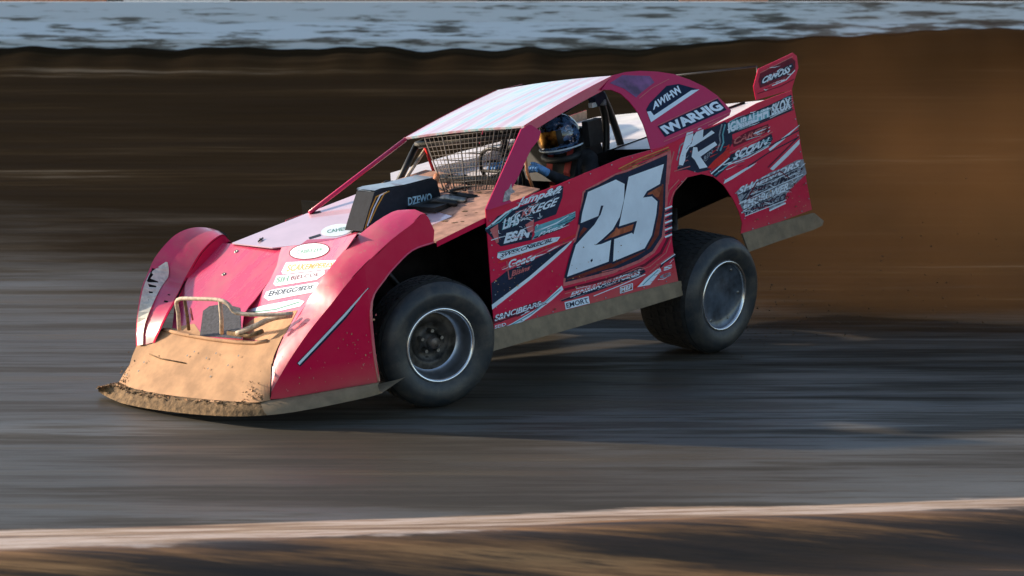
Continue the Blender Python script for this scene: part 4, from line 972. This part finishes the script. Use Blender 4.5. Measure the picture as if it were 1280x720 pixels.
# boards beyond the wall
for i, (x0, x1, col, lab) in enumerate([(-6.6, -4.6, (.55, .17, .06), 'rust orange board behind the barrier at the far left'), (-4.4, -3.2, (.75, .70, .65), 'white board behind the barrier next to the rust orange one'), (-3.0, -.4, (.45, .30, .22), 'low tan board behind the barrier left of the centre'), (1.9, 2.9, (.60, .22, .10), 'small orange board behind the barrier above the car')]):
    mb = MB(); z1 = 2.9; mm = flat('board_' + ['rust', 'white', 'tan', 'orange'][i], col, .6)
    z0 = 1.7
    mb.box(((x0 + x1) / 2, 27.4, (z0 + z1) / 2), (x1 - x0, .05, z1 - z0), mm)
    for xx in (x0 + .15, x1 - .15): mb.box((xx, 27.46, 2.2), (.07, .06, 1.4), STEEL)
    o = mb.build('trackside_board'); meta(o, lab, 'board', 'boards standing behind the barrier wall')

# ---- dust thrown up behind the car
m, nt, b = new_mat('track_dust'); nt.nodes.remove(b)
vol = nt.nodes.new('ShaderNodeVolumePrincipled'); vol.inputs['Color'].default_value = (.42, .19, .065, 1); vol.inputs['Anisotropy'].default_value = .2
tc = nt.nodes.new('ShaderNodeTexCoord'); ln = nt.nodes.new('ShaderNodeVectorMath'); ln.operation = 'LENGTH'; lnk(nt, tc.outputs['Object'], ln.inputs[0])
nn = nt.nodes.new('ShaderNodeTexNoise'); nn.inputs['Scale'].default_value = 2.2; nn.inputs['Detail'].default_value = 4; lnk(nt, tc.outputs['Object'], nn.inputs['Vector'])
k = math_(nt, 'SUBTRACT', 1.0, ln.outputs['Value'], True); k = math_(nt, 'MULTIPLY', k, ramp(nt, nn.outputs['Fac'], [(.35, .09), (.65, .36)]), True)
lnk(nt, k, vol.inputs['Density']); lnk(nt, vol.outputs[0], nt.nodes['Material Output'].inputs['Volume'])
dm = bpy.data.meshes.new('dust_cloud'); bm = bmesh.new(); bmesh.ops.create_icosphere(bm, subdivisions=3, radius=1); bm.to_mesh(dm); bm.free(); dm.materials.append(m)
do = bpy.data.objects.new('dust_cloud', dm); link(do, None, Matrix.Translation((3.1, 16.9, .45)) @ Matrix.Diagonal((2.5, 2.3, 2.0, 1)))
meta(do, 'brown dust thrown up behind the rear wheels', None, None, 'stuff')
mb = MB(); rnd = random.Random(44)
CL = flat('thrown_clay', (.09, .055, .028), .95, var=.4)
for i in range(260):
    t = rnd.random() ** 1.6; x = 1.45 + t * 2.6 + rnd.gauss(0, .12); y = 15.9 + t * 1.4 + rnd.gauss(0, .25); z = abs(rnd.gauss(.10, .16 + .30 * t)) + .01; s_ = rnd.uniform(.002, .009)
    vv = [Vector((x, y, z)) + Vector((rnd.uniform(-1.5, 1.5), rnd.uniform(-1, 1), rnd.uniform(-1, 1))) * s_ for _ in range(5)]
    mb.add(vv, [[0, 1, 2], [0, 2, 3], [0, 3, 4], [0, 4, 1], [1, 2, 4], [2, 3, 4]], CL)
mb.build('flying_dirt')['kind'] = 'stuff'
# ---- grass tufts at the near right corner
mb = MB(); rnd = random.Random(11); GR = flat('dry_grass', (.22, .20, .04), .8, var=.3)
for i in range(900):
    x = rnd.uniform(.9, 2.6); y = rnd.uniform(9.3, 9.98); z = height(x, y); a = rnd.uniform(0, 2 * PI); h = rnd.uniform(.01, .035); w = .003
    dx, dy = math.cos(a) * w, math.sin(a) * w; lx, ly = rnd.uniform(-.02, .02), rnd.uniform(-.02, .02)
    mb.add([(x - dx, y - dy, z - .005), (x + dx, y + dy, z - .005), (x + lx, y + ly, z + h)], [[0, 1, 2]], GR)
g = mb.build('grass'); g['kind'] = 'stuff'

# ================================================================== light, sky, camera
SUN_AZ = R(180 + 70)          # compass-like: direction the sun stands in, measured from +Y clockwise
sun_el = R(19)
sd = Vector((-math.cos(R(18)) , math.sin(R(18)), 0)) * math.cos(sun_el) + Vector((0, 0, math.sin(sun_el)))
L = bpy.data.lights.new('sun', 'SUN'); L.energy = 4.6; L.angle = R(1.5); L.color = (1.0, .84, .66)
lo_ = bpy.data.objects.new('sun', L); link(lo_); lo_.rotation_euler = sd.to_track_quat('Z', 'Y').to_euler()
wd = bpy.data.worlds.new('World'); sc.world = wd; wd.use_nodes = True; nt = wd.node_tree
sky = nt.nodes.new('ShaderNodeTexSky'); sky.sky_type = 'NISHITA'; sky.sun_disc = False; sky.sun_elevation = sun_el
sky.sun_rotation = math.atan2(sd.x, sd.y)
nt.links.new(sky.outputs[0], nt.nodes['Background'].inputs[0]); nt.nodes['Background'].inputs[1].default_value = .15
cam = bpy.data.cameras.new('camera'); cam.sensor_width = 36; cam.lens = 36 * F / 1280; cam.clip_end = 3000; cam.clip_start = .1
co = bpy.data.objects.new('camera', cam); link(co); co.location = (0, 0, CH); co.rotation_euler = (PI / 2 - CA, 0, 0); sc.camera = co
cam.dof.use_dof = True; cam.dof.focus_distance = 14.6; cam.dof.aperture_fstop = 2.8
sc.view_settings.view_transform = 'Standard'; sc.view_settings.look = 'None'; sc.view_settings.exposure = 0.5; sc.view_settings.gamma = 1.0
sc.cycles.use_denoising = True
sc.cycles.volume_step_rate = 2.0; sc.cycles.volume_max_steps = 64
